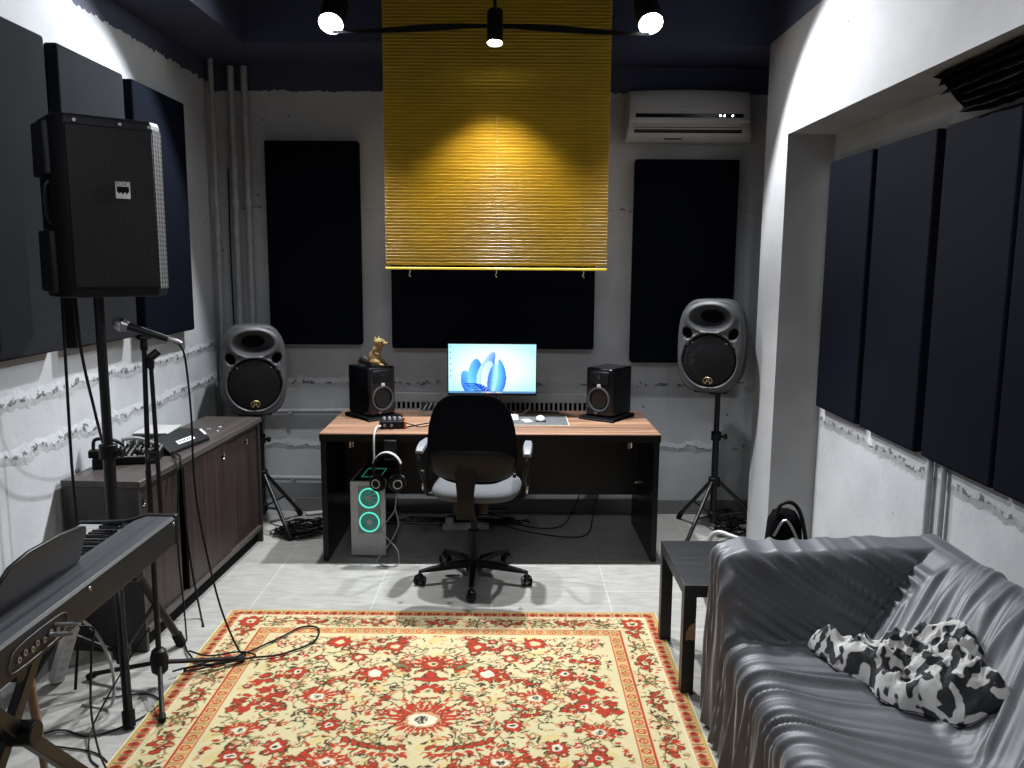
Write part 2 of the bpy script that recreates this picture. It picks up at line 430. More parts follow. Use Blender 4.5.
for (a, b, lab) in ((3.98, 4.51, 'farthest acoustic panel in the right niche, next to the grey reveal'),
                    (3.38, 3.93, 'second acoustic panel from the far end of the right niche'),
                    (2.82, 3.32, 'wide charcoal acoustic panel in the right niche, third from the far end'),
                    (2.20, 2.805, 'acoustic panel in the right niche cut by the right edge of the picture')):
    panel(XN-.055, XN-.012, a, b, 0.94, 2.247, 'panel_blue', lab, gr)

# wedge foam above the niche panels
g = G(); xs = XN
prof = [(xs, 2.30), (xs, 2.395)]
top = [(xs-.215, 2.395)]
n = 6; poly = [(xs, 2.395), (xs-.13, 2.395)]
zz = 2.395
for i in range(n):
    poly += [(xs-.135+i*.012, zz-.022), (xs-.085+i*.008, zz-.010)] if False else []
a0 = Vector((xs-.20, 2.392)); a1 = Vector((xs-.06, 2.265)); dn = (a1-a0).normalized(); nn = Vector((dn.y, -dn.x))
poly = [(xs, 2.395), (a0.x, a0.y)]
for i in range(6):
    t0 = a0.lerp(a1, (i+.15)/6); t1 = a0.lerp(a1, (i+.9)/6)
    poly += [tuple(t0+nn*0.022), tuple(t1-nn*0.010)]
poly += [(a1.x, a1.y), (xs, 2.275)]
def ragged(p, y0, y1):
    nseg = 22; rings = []
    for k in range(nseg+1):
        y = y0+(y1-y0)*k/nseg
        rings.append([(u+random.uniform(-.003, .003), y+(math.sin(i*2.3)*0.05 if k == nseg else 0), v+random.uniform(-.003, .003)) for i, (u, v) in enumerate(p)])
    return rings
g.loft(ragged(poly, 2.2, 3.12))
o = g.build('wedge_foam', 'foam', smooth=False); rebase(o, (1.62, 2.7, 2.27))
tag(o, 'black ridged foam strip with jagged end at the top of the right niche', 'foam')

# ------------------------------------------------------------------ pipes and wall services
def single(g, name, m, base, label, cat, group=None, **kw):
    o = g.build(name, m, **kw); rebase(o, base); return tag(o, label, cat, group)
gp = 'heating pipes in the left back corner'
g = G(); g.cyl((-1.90, 5.40, 0), (-1.90, 5.40, 2.95), .016)
for z in (.9, 1.9, 2.5): g.cyl((-1.90, 5.40, z), (-1.90, 5.40, z+.04), .022)
single(g, 'wall_pipe', 'pipe', (-1.90, 5.40, 0), 'grey pipe on the left wall side of the corner, nearest the navy panel', 'pipe', gp)
g = G(); g.cyl((-1.81, 5.50, 0), (-1.81, 5.50, 2.93), .021)
for z in (.4, 2.05): g.cyl((-1.81, 5.50, z), (-1.81, 5.50, z+.05), .027)
single(g, 'wall_pipe', 'pipe', (-1.81, 5.50, 0), 'middle vertical grey pipe in the left corner of the back wall', 'pipe', gp)
g = G(); g.cyl((-1.725, 5.50, 0), (-1.725, 5.50, 2.93), .021)
for z in (.4, 2.05): g.cyl((-1.725, 5.50, z), (-1.725, 5.50, z+.05), .027)
single(g, 'wall_pipe', 'pipe', (-1.725, 5.50, 0), 'vertical grey pipe in the corner closest to the back wall panel', 'pipe', gp)
g = G(); g.tube([(-1.86, 5.53, 2.3), (-1.862, 5.52, 1.6), (-1.85, 5.52, .9), (-1.80, 5.50, .2)], .005)
single(g, 'hanging_wire', 'cable', (-1.85, 5.53, .2), 'thin black cord hanging down beside the corner pipes', 'cord')
g = G(); g.cyl((-1.70, 5.52, .705), (-.2, 5.52, .722), .016); 
for x in (-1.5, -1.1, -.6): g.box(x-.012, x+.012, 5.50, 5.55, .69, .70)
single(g, 'wall_pipe', 'pipe', (-.9, 5.52, .705), 'upper horizontal grey pipe running behind the desk', 'pipe')
g = G(); g.cyl((-1.70, 5.52, .245), (-.95, 5.52, .24), .016)
for x in (-1.5, -1.15): g.box(x-.012, x+.012, 5.50, 5.55, .225, .235)
single(g, 'wall_pipe', 'pipe', (-1.3, 5.52, .24), 'lower horizontal grey pipe near the floor left of the desk', 'pipe')
# slotted cable duct behind the desk
t = thing('cable_duct', 'grey slotted cable duct along the back edge of the desk', 'cable duct', (-.1, 5.50, .70))
g = G(); g.box(-.72, .72, -.005, .045, .078, .140); g.box(-.72, .72, .035, .045, 0, .08)
g.build('duct_cover', 'white_metal', t, bevel=.003)
g = G()
for i in range(46):
    x = -.72+i*.032; g.box(x, x+.013, -.004, .002, 0, .079)
g.build('duct_fingers', 'white_metal', t)
g = G(); g.box(-.72, .72, .028, .034, 0.0, .077); g.build('duct_painted_shade', 'black_matte', t)  # black sheet added as the shade behind the slots
g = G(); g.cyl((XN-.018, 3.30, 0), (XN-.018, 3.30, .935), .014); single(g, 'conduit', 'pipe', (XN-.018, 3.30, 0), 'white vertical conduit under the right niche panels, farther of two', 'pipe', 'conduits under the niche panels')
g = G(); g.cyl((XN-.018, 3.19, 0), (XN-.018, 3.19, .935), .012); single(g, 'conduit', 'pipe', (XN-.018, 3.19, 0), 'white vertical conduit under the right niche panels, nearer of two', 'pipe', 'conduits under the niche panels')

# ------------------------------------------------------------------ air conditioner
t = thing('air_conditioner', 'white wall mounted air conditioner with three lit indicator dots', 'air conditioner', (1.09, YB, 2.47))
w = .378
pr = [(0, .01), (-.14, 0), (-.185, .03), (-.20, .07), (-.195, .11), (-.205, .12), (-.20, .26), (-.17, .31), (-.10, .325), (0, .325)]
g = G(); rings = []
for k in range(25):
    u = -1+2*k/24; xx = u*w
    dz = -.012*u*u
    fl = 1.0
    ring = []
    for (y, z) in pr:
        zz = z+(dz if z > .2 else 0)
        xo = xx + (u*.018*max(0, (.12-z)/.12))
        ring.append((xo, y*fl*(1 if abs(u) < .97 else .96), zz))
    rings.append(ring)
g.loft(rings); g.build('casing', 'offwhite', t, bevel=.004, angle=50)
g = G(); g.box(-.34, .33, -.208, -.195, .138, .162); g.build('display_strip', 'black_gloss', t, bevel=.001)
for i, x in enumerate((.185, .212, .262)):
    g = G(); g.cyl((x, -.2075, .150), (x, -.2105, .150), .0055, n=12); g.build('indicator_light', 'led', t)
g = G(); g.box(-.345, .325, -.199, -.165, .048, .082); g.build('air_outlet', 'black_matte', t)
g = G(); g.m = Matrix.Translation((0, -.19, .064)) @ Matrix.Rotation(.5, 4, 'X'); g.box(-.335, .315, -.014, .006, -.002, .002); g.build('louvre', 'grey_plastic', t)
g = G(); g.box(-.15, -.04, -.172, -.150, .012, .017); g.build('remote_sensor_slot', 'black_matte', t)
g = G()
for i in range(8):
    if i == 4: continue
    x = -.055+i*.0135; g.box(x, x+.009, -.2065, -.203, .195, .205)
g.build('maker_mark', 'steel', t)

# ------------------------------------------------------------------ yellow venetian blind
t = thing('venetian_blind', 'yellow aluminium venetian blind hanging down in front of the back wall', 'blind', (-.105, 4.955, 1.665))
W = .652; sp = .0187; n = 80
g = G()
for i in range(n):
    z = .035+i*sp
    g.m = Matrix.Translation((0, 0, z)) @ Matrix.Rotation(math.radians(-40+random.uniform(-1.2, 1.2)), 4, 'X')
    pts = []
    for q in range(5):
        s = -1+q*.5; pts.append((s*.0128, .0034*(1-s*s)))
    ring = lambda x: [(x, y, zz) for y, zz in pts]+[(x, y, zz-.0006) for y, zz in reversed(pts)]
    g.loft([ring(-W), ring(W)])
g.m = Matrix()
g.build('slats', 'slat', t, angle=60)
g = G(); g.box(-W-.002, W+.002, -.013, .013, 0, .014); g.build('bottom_rail', 'slat', t, bevel=.003)
g = G(); g.box(-W-.005, W+.005, -.02, .025, .035+n*sp, .035+n*sp+.04); g.build('head_rail', 'slat', t, bevel=.003)
for x in (-.51, 0.0, .515):
    g = G(); g.cyl((x, -.012, -.0), (x, -.012, 1.5), .0007, n=6); g.cyl((x, .012, 0), (x, .012, 1.5), .0007, n=6)
    g.tube([(x, -.015, 0), (x+.004, -.015, -.015), (x-.004, -.014, -.03), (x+.006, -.013, -.042)], .0022, n=6)
    g.build('ladder_cord', 'cord_tan', t)

# ------------------------------------------------------------------ ceiling lights
def light_bar(loc, label, heads, cone):
    t = thing('ceiling_light', label, 'ceiling light', loc, 0, None)
    # loc is the ceiling point 3.35, heads given relative
    g = G(); g.cyl((0, 0, -.03), (0, 0, 0), .06, n=24); g.build('ceiling_canopy', 'black_metal', t)
    g = G(); g.cyl((0, 0, -.37), (0, 0, -.03), .010, n=10); g.build('rod', 'black_metal', t)
    g = G(); rings = []
    for k in range(41):
        u = k/40; x = heads[0][0]+(heads[-1][0]-heads[0][0])*u
        b = math.sin(PI*u); zz = heads[1][2]+.085+.018*math.cos(2*PI*(u-.5)); hh = .008+.013*b*abs(math.sin(2*PI*u))
        rings.append([(x, .05-.004, zz-hh), (x, .05+.004, zz-hh), (x, .05+.004, zz+hh), (x, .05-.004, zz+hh)])
    g.loft(rings); g.box(-.03, .03, .03, .05, heads[1][2]+.06, heads[1][2]+.12); g.build('arm', 'black_metal', t)
    for (hx, hy, hz, rx, ry, R, pw, c, bl) in heads:
        mw = Matrix.Translation((hx, hy, hz)) @ Matrix.Rotation(ry, 4, 'Y') @ Matrix.Rotation(rx, 4, 'X')
        g = G(); g.m = mw; g.lathe([(R, 0), (R, .175), (R*.9, .182), (0.002, .182)], cap=False, n=28)
        g.lathe([(R, 0), (R*.93, 0), (R*.93, .012), (.001, .014)], n=28)
        g.m = Matrix(); g.cyl((hx, hy+R*.6, hz+.09), (hx, .05, hz+.09), .008, n=8)
        h = g.build('lamp_head', 'black_metal', t)
        g = G(); g.m = mw; g.lathe([(R*.92, .008), (R*.8, .002), (.002, -.002)], n=28); g.build('lens', 'lens', h)
        ld = bpy.data.lights.new('lamp', 'SPOT'); ld.energy = pw; ld.spot_size = c; ld.spot_blend = bl; ld.shadow_soft_size = .035
        ld.color = (0.93, 0.96, 1.0)
        lo = bpy.data.objects.new('spot_light', ld); COL.objects.link(lo); lo.parent = h
        lo.matrix_local = mw @ Matrix.Translation((0, 0, -.012))
    return t
R = math.radians
LP = 95
light_bar((-.111, 4.70, 3.35), 'black bar ceiling light with three spotlights in front of the yellow blind',
          [(-.888, .02, -.37, R(-40), R(3), .070, LP*1.25, R(128), .22),
           (0, 0, -.470, R(-13), 0, .044, LP*1.9, R(104), .55),
           (.842, .02, -.36, R(-40), R(-6), .070, LP*1.25, R(128), .22)], 1)
light_bar((-.05, 1.35, 3.35), 'black bar ceiling light with three spotlights overhead nearer the camera',
          [(-.88, .02, -.37, 0, 0, .045, LP*.18, R(168), .3),
           (0, 0, -.470, 0, 0, .044, LP*.18, R(168), .3),
           (.85, .02, -.36, 0, 0, .045, LP*.18, R(168), .3)], 1)

# ------------------------------------------------------------------ rug (woven pattern drawn motif by motif)
def aU_(a): return np.abs(a)
def make_rug():
    X0, X1, YT, YE = -1.375, .708, 3.885, .98
    hw = (X1-X0)/2; cx = (X0+X1)/2; L = YT-YE; hl = L/2
    st = .0046
    nu = int(2*hw/st); nv = int(L/st)
    us = np.linspace(-hw, hw, nu+1); vs = np.linspace(-hl, hl, nv+1)      # v: + is the far end
    U, V = np.meshgrid(us, vs, indexing='ij')
    c = lambda r, g, b: np.array(srgb(r, g, b)[:3])
    CREAM = c(228, 214, 166); RED = c(192, 68, 48); DK = c(84, 72, 50); PEACH = c(224, 160, 112); TAN = c(196, 170, 100); OLV = c(140, 128, 84); WHITE = c(240, 232, 204)
    C = np.zeros(U.shape+(3,)); C[:] = CREAM
    rnd = random.Random(5)
    WU = .0035*np.sin(aU_(U)*95+np.sin(V*61)*2)+.002*np.sin(V*210+U*90); WV = .0035*np.sin(V*88+np.sin(aU_(U)*67)*2)+.002*np.sin(aU_(U)*190+V*70)
    aU, aV = np.abs(U), np.abs(V)
    e = np.minimum(hw-aU, hl-aV)
    along = np.where((hw-aU) < (hl-aV), V, U)
    # mottled field tone
    for k in range(1):
        m = (np.sin(U*23+np.sin(V*9)*2)*np.sin(V*19+np.cos(U*7)*2)) > .75
        C[m & (e > .27)] = c(228, 208, 144)
    def paint(mask, sl, col): C[sl][mask] = col
    def local(px, py, R):
        i0 = max(0, int((px-R+hw)/st)); i1 = min(nu+1, int((px+R+hw)/st)+2)
        j0 = max(0, int((py-R+hl)/st)); j1 = min(nv+1, int((py+R+hl)/st)+2)
        if i0 >= i1 or j0 >= j1: return None
        sl = (slice(i0, i1), slice(j0, j1)); return sl, U[sl]+WU[sl]-px, V[sl]+WV[sl]-py
    def sym(px, py):
        out = [(px, py, 1, 1)]
        if abs(px) > .003: out.append((-px, py, -1, 1))
        if abs(py) > .003: out += [(a, -b, s, -1) for a, b, s, _ in list(out)]
        return out
    def disc(px, py, r, col, sy=1.0):
        for (a, b, s, q) in sym(px, py):
            z = local(a, b, r*max(1, sy))
            if z: sl, x, y = z; paint(x*x+(y/sy)**2 < r*r, sl, col)
    def rosette(px, py, r, k, col, mid=WHITE, core=DK, ph=0, depth=.3, outline=True):
        for (a, b, s, q) in sym(px, py):
            z = local(a, b, r*1.25)
            if not z: continue
            sl, x, y = z; rr = np.hypot(x, y); th = np.arctan2(y*q, x*s)
            pr = r*(1-depth+depth*np.abs(np.cos(k*(th+ph)/2)))
            if outline: paint(rr < pr+.006, sl, DK)
            paint(rr < pr, sl, col); paint(rr < r*.42, sl, mid); paint(rr < r*.2, sl, core)
    def sun(px, py, r, k, up=1, col=RED, mid=WHITE):
        """pointed palmette: a fan of narrow tongues round an oval heart"""
        for (a, b, s, q) in sym(px, py):
            z = local(a, b, r*1.2)
            if not z: continue
            sl, x, y = z; y = y*q*up; x = x*s; rr = np.hypot(x, y*1.25); th = np.arctan2(y, x)
            tooth = np.abs(((k*th/(2*PI)) % 1)-.5)*2
            pr = r*(.62+.42*tooth)*np.where(y < 0, .78, 1)
            paint((rr < pr) & (tooth > .18), sl, col)
            paint((rr < r*.44), sl, DK); paint(rr < r*.41, sl, PEACH); paint(rr < r*.33, sl, mid)
            paint((np.hypot(x, y) < r*.16) & (np.abs(np.sin(4*th)) > .3), sl, DK)
    def leaf(px, py, l, w, ang, col, out=None):
        for (a, b, s, q) in sym(px, py):
            z = local(a, b, l*1.1)
            if not z: continue
            sl, x, y = z; x = x*s; y = y*q; ca, sa = math.cos(ang), math.sin(ang)
            p = x*ca+y*sa; o = -x*sa+y*ca
            body = np.abs(o) < w*np.maximum(0, 1-(p/l)**2)
            if out is not None:
                paint(np.abs(o) < (w+.005)*np.maximum(0, 1-(p/(l+.006))**2), sl, out)
            paint(body, sl, col)
    def curve(pts, r, col):
        for (x, y) in pts: disc(x, y, r, col)
    def spiral(px, py, r, turn, a0, col, rr=.0032):
        pts = []
        for k in range(int(r*turn*520)+12):
            t = k/(r*turn*520+12); th = a0+turn*t; q = r*(1-.8*t)
            pts.append((px+q*math.cos(th), py+q*math.sin(th)))
        curve(pts, rr, col)
    # --- field
    F = .262                                   # border width
    fu, fv = hw-F, hl-F
    def clampf(x, y): return abs(x) < fu-.02 and abs(y) < fv-.02
    # vines first
    for (x0, y0, amp, ph) in ((.06, .0, .10, 0), (.22, .05, .12, 1.3), (.42, .1, .13, 2.4), (.62, .0, .10, 4.0)):
        pts = []
        for k in range(520):
            y = k/520*fv; x = x0+amp*math.sin(y*7+ph)+.03*math.sin(y*19+ph)
            if clampf(x, y): pts.append((x, y))
        curve(pts, .0030, OLV if x0 > .3 else DK)
    for k in range(120):
        x, y = rnd.uniform(.03, fu-.05), rnd.uniform(.03, fv-.05)
        spiral(x, y, rnd.uniform(.018, .050), rnd.choice((-1, 1))*rnd.uniform(3.5, 6.5) if False else rnd.uniform(3.5, 6.5), rnd.uniform(0, 6), rnd.choice((DK, OLV, DK)))
    for k in range(950):
        x, y = rnd.uniform(.01, fu-.02), rnd.uniform(.01, fv-.02)
        leaf(x, y, rnd.uniform(.010, .022), rnd.uniform(.0035, .007), rnd.uniform(0, PI), rnd.choice((DK, OLV, RED, RED, DK, PEACH)))
    for k in range(60):
        x, y = rnd.uniform(.04, fu-.03), rnd.uniform(.02, fv-.03)
        nn_ = rnd.choice((5, 6)); rosette(x, y, rnd.uniform(.012, .021), nn_, rnd.choice((RED, RED, PEACH, RED)), outline=rnd.random() < .5)
    for k in range(30):                         # curling red acanthus leaves
        x, y, a = rnd.uniform(.10, fu-.06), rnd.uniform(.03, fv-.05), rnd.uniform(0, PI)
        for q in range(6):
            t = q/5; leaf(x+.075*(t-.5)*math.cos(a)+.02*math.sin(t*PI)*math.sin(a), y+.075*(t-.5)*math.sin(a)-.02*math.sin(t*PI)*math.cos(a), .017*(1.1-.5*t), .0075*(1.1-.5*t), a+.6+t, RED, DK if q % 3 == 0 else None)
    # axis medallions; far end is v = hl
    top = hl
    sun(0, top-.98, .165, 26, 1)
    for k in range(7):
        for sgn in (1,):
            leaf(.05+.035*k, top-1.16+.010*k*(k-3)*.25, .022, .010, .8, RED, DK); leaf(.05+.035*k, top-1.20+.010*k*(k-3)*.25, .020, .009, -.4, RED)
    rosette(0, top-.775, .062, 9, RED, CREAM, OLV, ph=.3); leaf(0, top-.80, .07, .018, 0, CREAM); 
    leaf(0, top-.675, .075, .022, 0, RED, DK); leaf(0, top-.64, .03, .022, PI/2, RED, DK)
    sun(0, top-.545, .100, 14, 1, RED, PEACH); rosette(0, top-.545, .048, 8, RED, CREAM, DK)
    for d in (.105, .135): leaf(d, top-.56, .045, .010, .5, OLV if d > .11 else RED, DK)
    rosette(.185, top-.385, .045, 8, RED, CREAM, CREAM, depth=.2); rosette(.44, top-.345, .052, 8, RED, CREAM, CREAM, depth=.2)
    rosette(.235, top-.63, .070, 9, RED, WHITE, WHITE, depth=.55); rosette(.33, top-.49, .034, 8, RED, CREAM, CREAM)
    for (x, y, r) in ((.56, .62, .05), (.62, .88, .045), (.34, 1.02, .05), (.50, 1.16, .055), (.16, .93, .03), (.68, .50, .035), (.64, 1.22, .05)):
        rosette(x, top-y, r*.85, rnd.choice((6, 7, 8)), RED, WHITE, DK, depth=.45)
    for (x, y, r) in ((.43, .82, .085), (.66, 1.06, .075), (.30, 1.25, .09)):
        sun(x, top-y, r, 15, 1, RED, WHITE)
    for cxx, cyy in ((.67, .72), (.62, .80), (.70, .86), (.60, 1.35)):
        for k in range(9): leaf(cxx+rnd.uniform(-.05, .05), top-cyy+rnd.uniform(-.07, .07), .022, .014, rnd.uniform(0, PI), RED, DK if k % 4 == 0 else None)
    sun(0, 0, .2, 28, 1)
    # --- borders
    def band(a, b, col):
        C[(e >= a) & (e < b)] = col
    band(0, .014, TAN); band(.014, .060, PEACH*.75+CREAM*.25); band(.060, .064, DK); band(.064, .198, CREAM); band(.198, .203, RED); band(.203, .250, c(228, 184, 124)); band(.250, .255, RED)
    g1 = (e >= .018) & (e < .056); cell = ((along/.046) % 1)-.5; rr = np.hypot(cell*.046, e-.037)
    C[g1 & (rr < .017+.003*np.sin(along*90))] = RED; C[g1 & (rr < .008)] = DK; C[g1 & (np.abs(cell) > .40)] = OLV; C[g1 & (np.abs(cell) > .47)] = RED
    g2 = (e >= .206) & (e < .248); cell = ((along/.062) % 1)-.5; rr = np.hypot(cell*.062, (e-.227))
    C[g2 & (rr < .018)] = RED; C[g2 & (rr < .011)] = c(228, 184, 124); C[g2 & (np.abs(np.abs(cell)-.42) < .03)] = OLV; C[g2 & (rr < .004)] = DK
    C[(e >= .064) & (e < .068)] = WHITE
    def bpos(side, t):      # middle line of the main border
        m = .131
        return (t, hl-m) if side == 'h' else (hw-m, t)
    t = 0; k = 0
    for side, lim in (('h', hw-.131), ('v', hl-.131)):
        pts = []
        for q in range(620):
            tt = q/620*lim; w = .038*math.sin(tt*2*PI/.31)
            pts.append((tt, hl-.131+w) if side == 'h' else (hw-.131+w, tt))
        curve(pts, .0028, DK)
        t = 0; k = 0
        while t < lim-.02:
            x, y = bpos(side, t)
            if k % 2 == 0:
                rosette(x, y, .044, 5, RED, PEACH, DK, ph=PI/2, depth=.6)
                rosette(x+.0, y, .018, 6, CREAM, RED, DK)
                for d in (-.055, .055):
                    lx, ly = (x+d, y) if side == 'h' else (x, y+d)
                    leaf(lx, ly, .028, .011, .7 if d > 0 else -.7, RED, DK)
            else:
                rosette(x, y, .030, 8, OLV, CREAM, RED, depth=.5); 
                for a in range(6): leaf(x+.045*math.cos(a), y+.045*math.sin(a), .016, .006, a, rnd.choice((RED, DK)))
            t += .155; k += 1
        for q in range(230):
            tt = rnd.uniform(0, lim); w = rnd.uniform(-.056, .056); x, y = (tt, hl-.131+w) if side == 'h' else (hw-.131+w, tt)
            leaf(x, y, rnd.uniform(.008, .018), .0042, rnd.uniform(0, PI), rnd.choice((RED, DK, OLV, PEACH)))
    rosette(hw-.131, hl-.131, .055, 8, RED, CREAM, DK)
    # mesh
    Z = .008+.0012*np.sin(U*3)*np.cos(V*2.3)
    P = np.stack([U, V, Z], -1).reshape(-1, 3)
    idx = np.arange((nu+1)*(nv+1)).reshape(nu+1, nv+1)
    q = np.stack([idx[:-1, :-1], idx[1:, :-1], idx[1:, 1:], idx[:-1, 1:]], -1).reshape(-1, 4)
    me = bpy.data.meshes.new('rug'); me.from_pydata(P.tolist(), [], q.tolist())
    at = me.color_attributes.new('pattern', 'FLOAT_COLOR', 'POINT')
    cc = np.ones(((nu+1)*(nv+1), 4), dtype=np.float32); cc[:, :3] = C.reshape(-1, 3)
    at.data.foreach_set('color', cc.ravel())
    me.materials.append(M['rug']); me.polygons.foreach_set('use_smooth', [True]*len(me.polygons))
    t = thing('rug', 'cream and red floral oriental rug lying on the grey tiles', 'rug', (cx, (YT+YE)/2, 0))
    o = bpy.data.objects.new('pile', me); COL.objects.link(o); o.parent = t
    g = G()
    for a, b in (((-hw, -hl), (hw, -hl)), ((hw, -hl), (hw, hl)), ((hw, hl), (-hw, hl)), ((-hw, hl), (-hw, -hl))):
        g.tube([(a[0], a[1], .005), (b[0], b[1], .005)], .005, n=6, smooth=0)
    g.build('edge_binding', 'cream', t)
make_rug()

# ------------------------------------------------------------------ big loudspeaker, its stand
t = thing('pa_speaker', 'large black loudspeaker with perforated grille raised on a stand at left', 'loudspeaker', (-1.565, 3.20, 1.575), R(41))
Wd, Dp, Hh = .186, .18, .64
plan = [(-Wd, -.13), (-Wd+.035, -Dp), (Wd-.045, -Dp), (Wd, -.135), (Wd, .06), (.12, .17), (-.12, .17), (-Wd, .06)]
g = G()
def sc(pl, s, z): return [(x*s, y*s, z) for x, y in pl]
g.loft([sc(plan, .97, 0), sc(plan, 1, .015), sc(plan, 1, Hh-.015), sc(plan, .97, Hh)])
body = g.build('cabinet', 'black_plastic', t, bevel=.004)
g = G(); g.prism([(-Wd+.035, .035), (Wd-.045, .035), (Wd-.045, Hh-.035), (-Wd+.035, Hh-.035)], 'y', -Dp-.012, -Dp+.002); g.build('front_grille', 'grille', t, bevel=.004)
g = G(); g.add([(Wd-.043, -Dp-.011, .03), (Wd+.006, -.130, .03), (Wd+.006, -.130, Hh-.03), (Wd-.043, -Dp-.011, Hh-.03), (Wd-.045, -Dp+.004, .03), (Wd-.004, -.12, .03), (Wd-.004, -.12, Hh-.03), (Wd-.045, -Dp+.004, Hh-.03)], [(0,1,2,3),(4,7,6,5),(0,3,7,4),(1,5,6,2),(0,4,5,1),(3,2,6,7)])
g.build('side_grille_highlight', 'grille_highlight', t)
g = G()
g.box(-Wd-.004, -Wd+.02, -.10, .02, .25, .42); g.build('handle_recess', 'black_matte', t, bevel=.006)
g = G(); g.tube([(-Wd-.002, -.085, .26), (-Wd-.016, -.085, .29), (-Wd-.016, -.085, .38), (-Wd-.002, -.085, .41)], .010); g.build('handle', 'black_plastic', t)
for z0, z1 in ((.02, .24), (.43, Hh-.02)):
    g = G(); g.prism([(-.125, z0), (.055, z0), (.045, z1), (-.118, z1)], 'x', -Wd-.022, -Wd+.005); g.build('side_bumper', 'black_plastic', t, bevel=.008)
b = G(); b.box(.002, .052, -Dp-.0165, -Dp-.0125, .355, .415); bd = b.build('badge', 'badge', t, bevel=.001)
g = G(); g.box(.006, .048, -Dp-.0172, -Dp-.0165, .378, .398); 
g.prism([(.007, .380), (.014, .372), (.020, .379), (.026, .369), (.033, .380), (.039, .370), (.047, .381)], 'y', -Dp-.0172, -Dp-.0165)
g.build('badge_waveform', 'black_matte', bd, smooth=False)
text('ECHO', .0175, 'badge_lettering', 'black_matte', bd, Matrix.Translation((.027, -Dp-.0168, .4065)) @ FRONT)
for x in (-.12, .03, .13):
    g = G(); g.cyl((x, -Dp-.012, Hh-.024), (x, -Dp-.016, Hh-.024), .006, n=10); g.build('grille_screw', 'steel', t)

def tripod(name, label, loc, ptop, hub, r_leg, angs, pr=.018, zfoot=.012, group=None, lr=.0125, collar=None, foot_r=.018):
    t = thing(name, label, 'speaker stand', loc, 0, group)
    g = G(); g.cyl((0, 0, .10), (0, 0, (collar or hub+.12)), pr*1.25, n=18); g.build('lower_tube', 'black_metal', t)
    g = G(); g.cyl((0, 0, hub), (0, 0, ptop), pr, n=18); g.build('pole', 'black_metal', t)
    c = collar or hub+.12
    g = G(); g.cyl((0, 0, c-.035), (0, 0, c+.02), pr*1.9, n=18); g.cyl((0, 0, c-.01), (.05, -.01, c-.01), .008, n=10); g.cyl((.045, -.01, c-.01), (.065, -.012, c-.01), .017, n=10); g.build('clamp_collar', 'black_plastic', t, bevel=.002)
    g = G(); g.cyl((0, 0, hub-.03), (0, 0, hub+.03), pr*2.2, n=18); g.build('hub', 'black_plastic', t, bevel=.004)
    g = G(); g.cyl((0, 0, .12), (0, 0, .17), pr*1.9, n=18); g.build('brace_hub', 'black_plastic', t, bevel=.003)
    for a in angs:
        dx, dy = math.cos(a), math.sin(a)
        g = G(); p0 = Vector((dx*pr*1.8, dy*pr*1.8, hub)); p1 = Vector((dx*r_leg, dy*r_leg, .02))
        g.cyl(p0, p1, lr, n=12); lg = g.build('leg', 'black_metal', t)
        g = G(); g.cyl(p0.lerp(p1, .92), p1+Vector((0, 0, -.012)), foot_r, n=12); g.build('rubber_foot', 'rubber', lg)
        g = G(); q = p0.lerp(p1, .55); g.cyl((dx*pr, dy*pr, .145), q, lr*.5, n=8); g.build('brace', 'black_metal', t)
    return t
tripod('speaker_stand', 'tall black tripod stand carrying the large loudspeaker beside the cabinet', (-1.575, 3.16, 0), 1.60, .56, .365, [R(75), R(-62), R(196)], pr=.018, lr=.017, collar=.98, foot_r=.023)

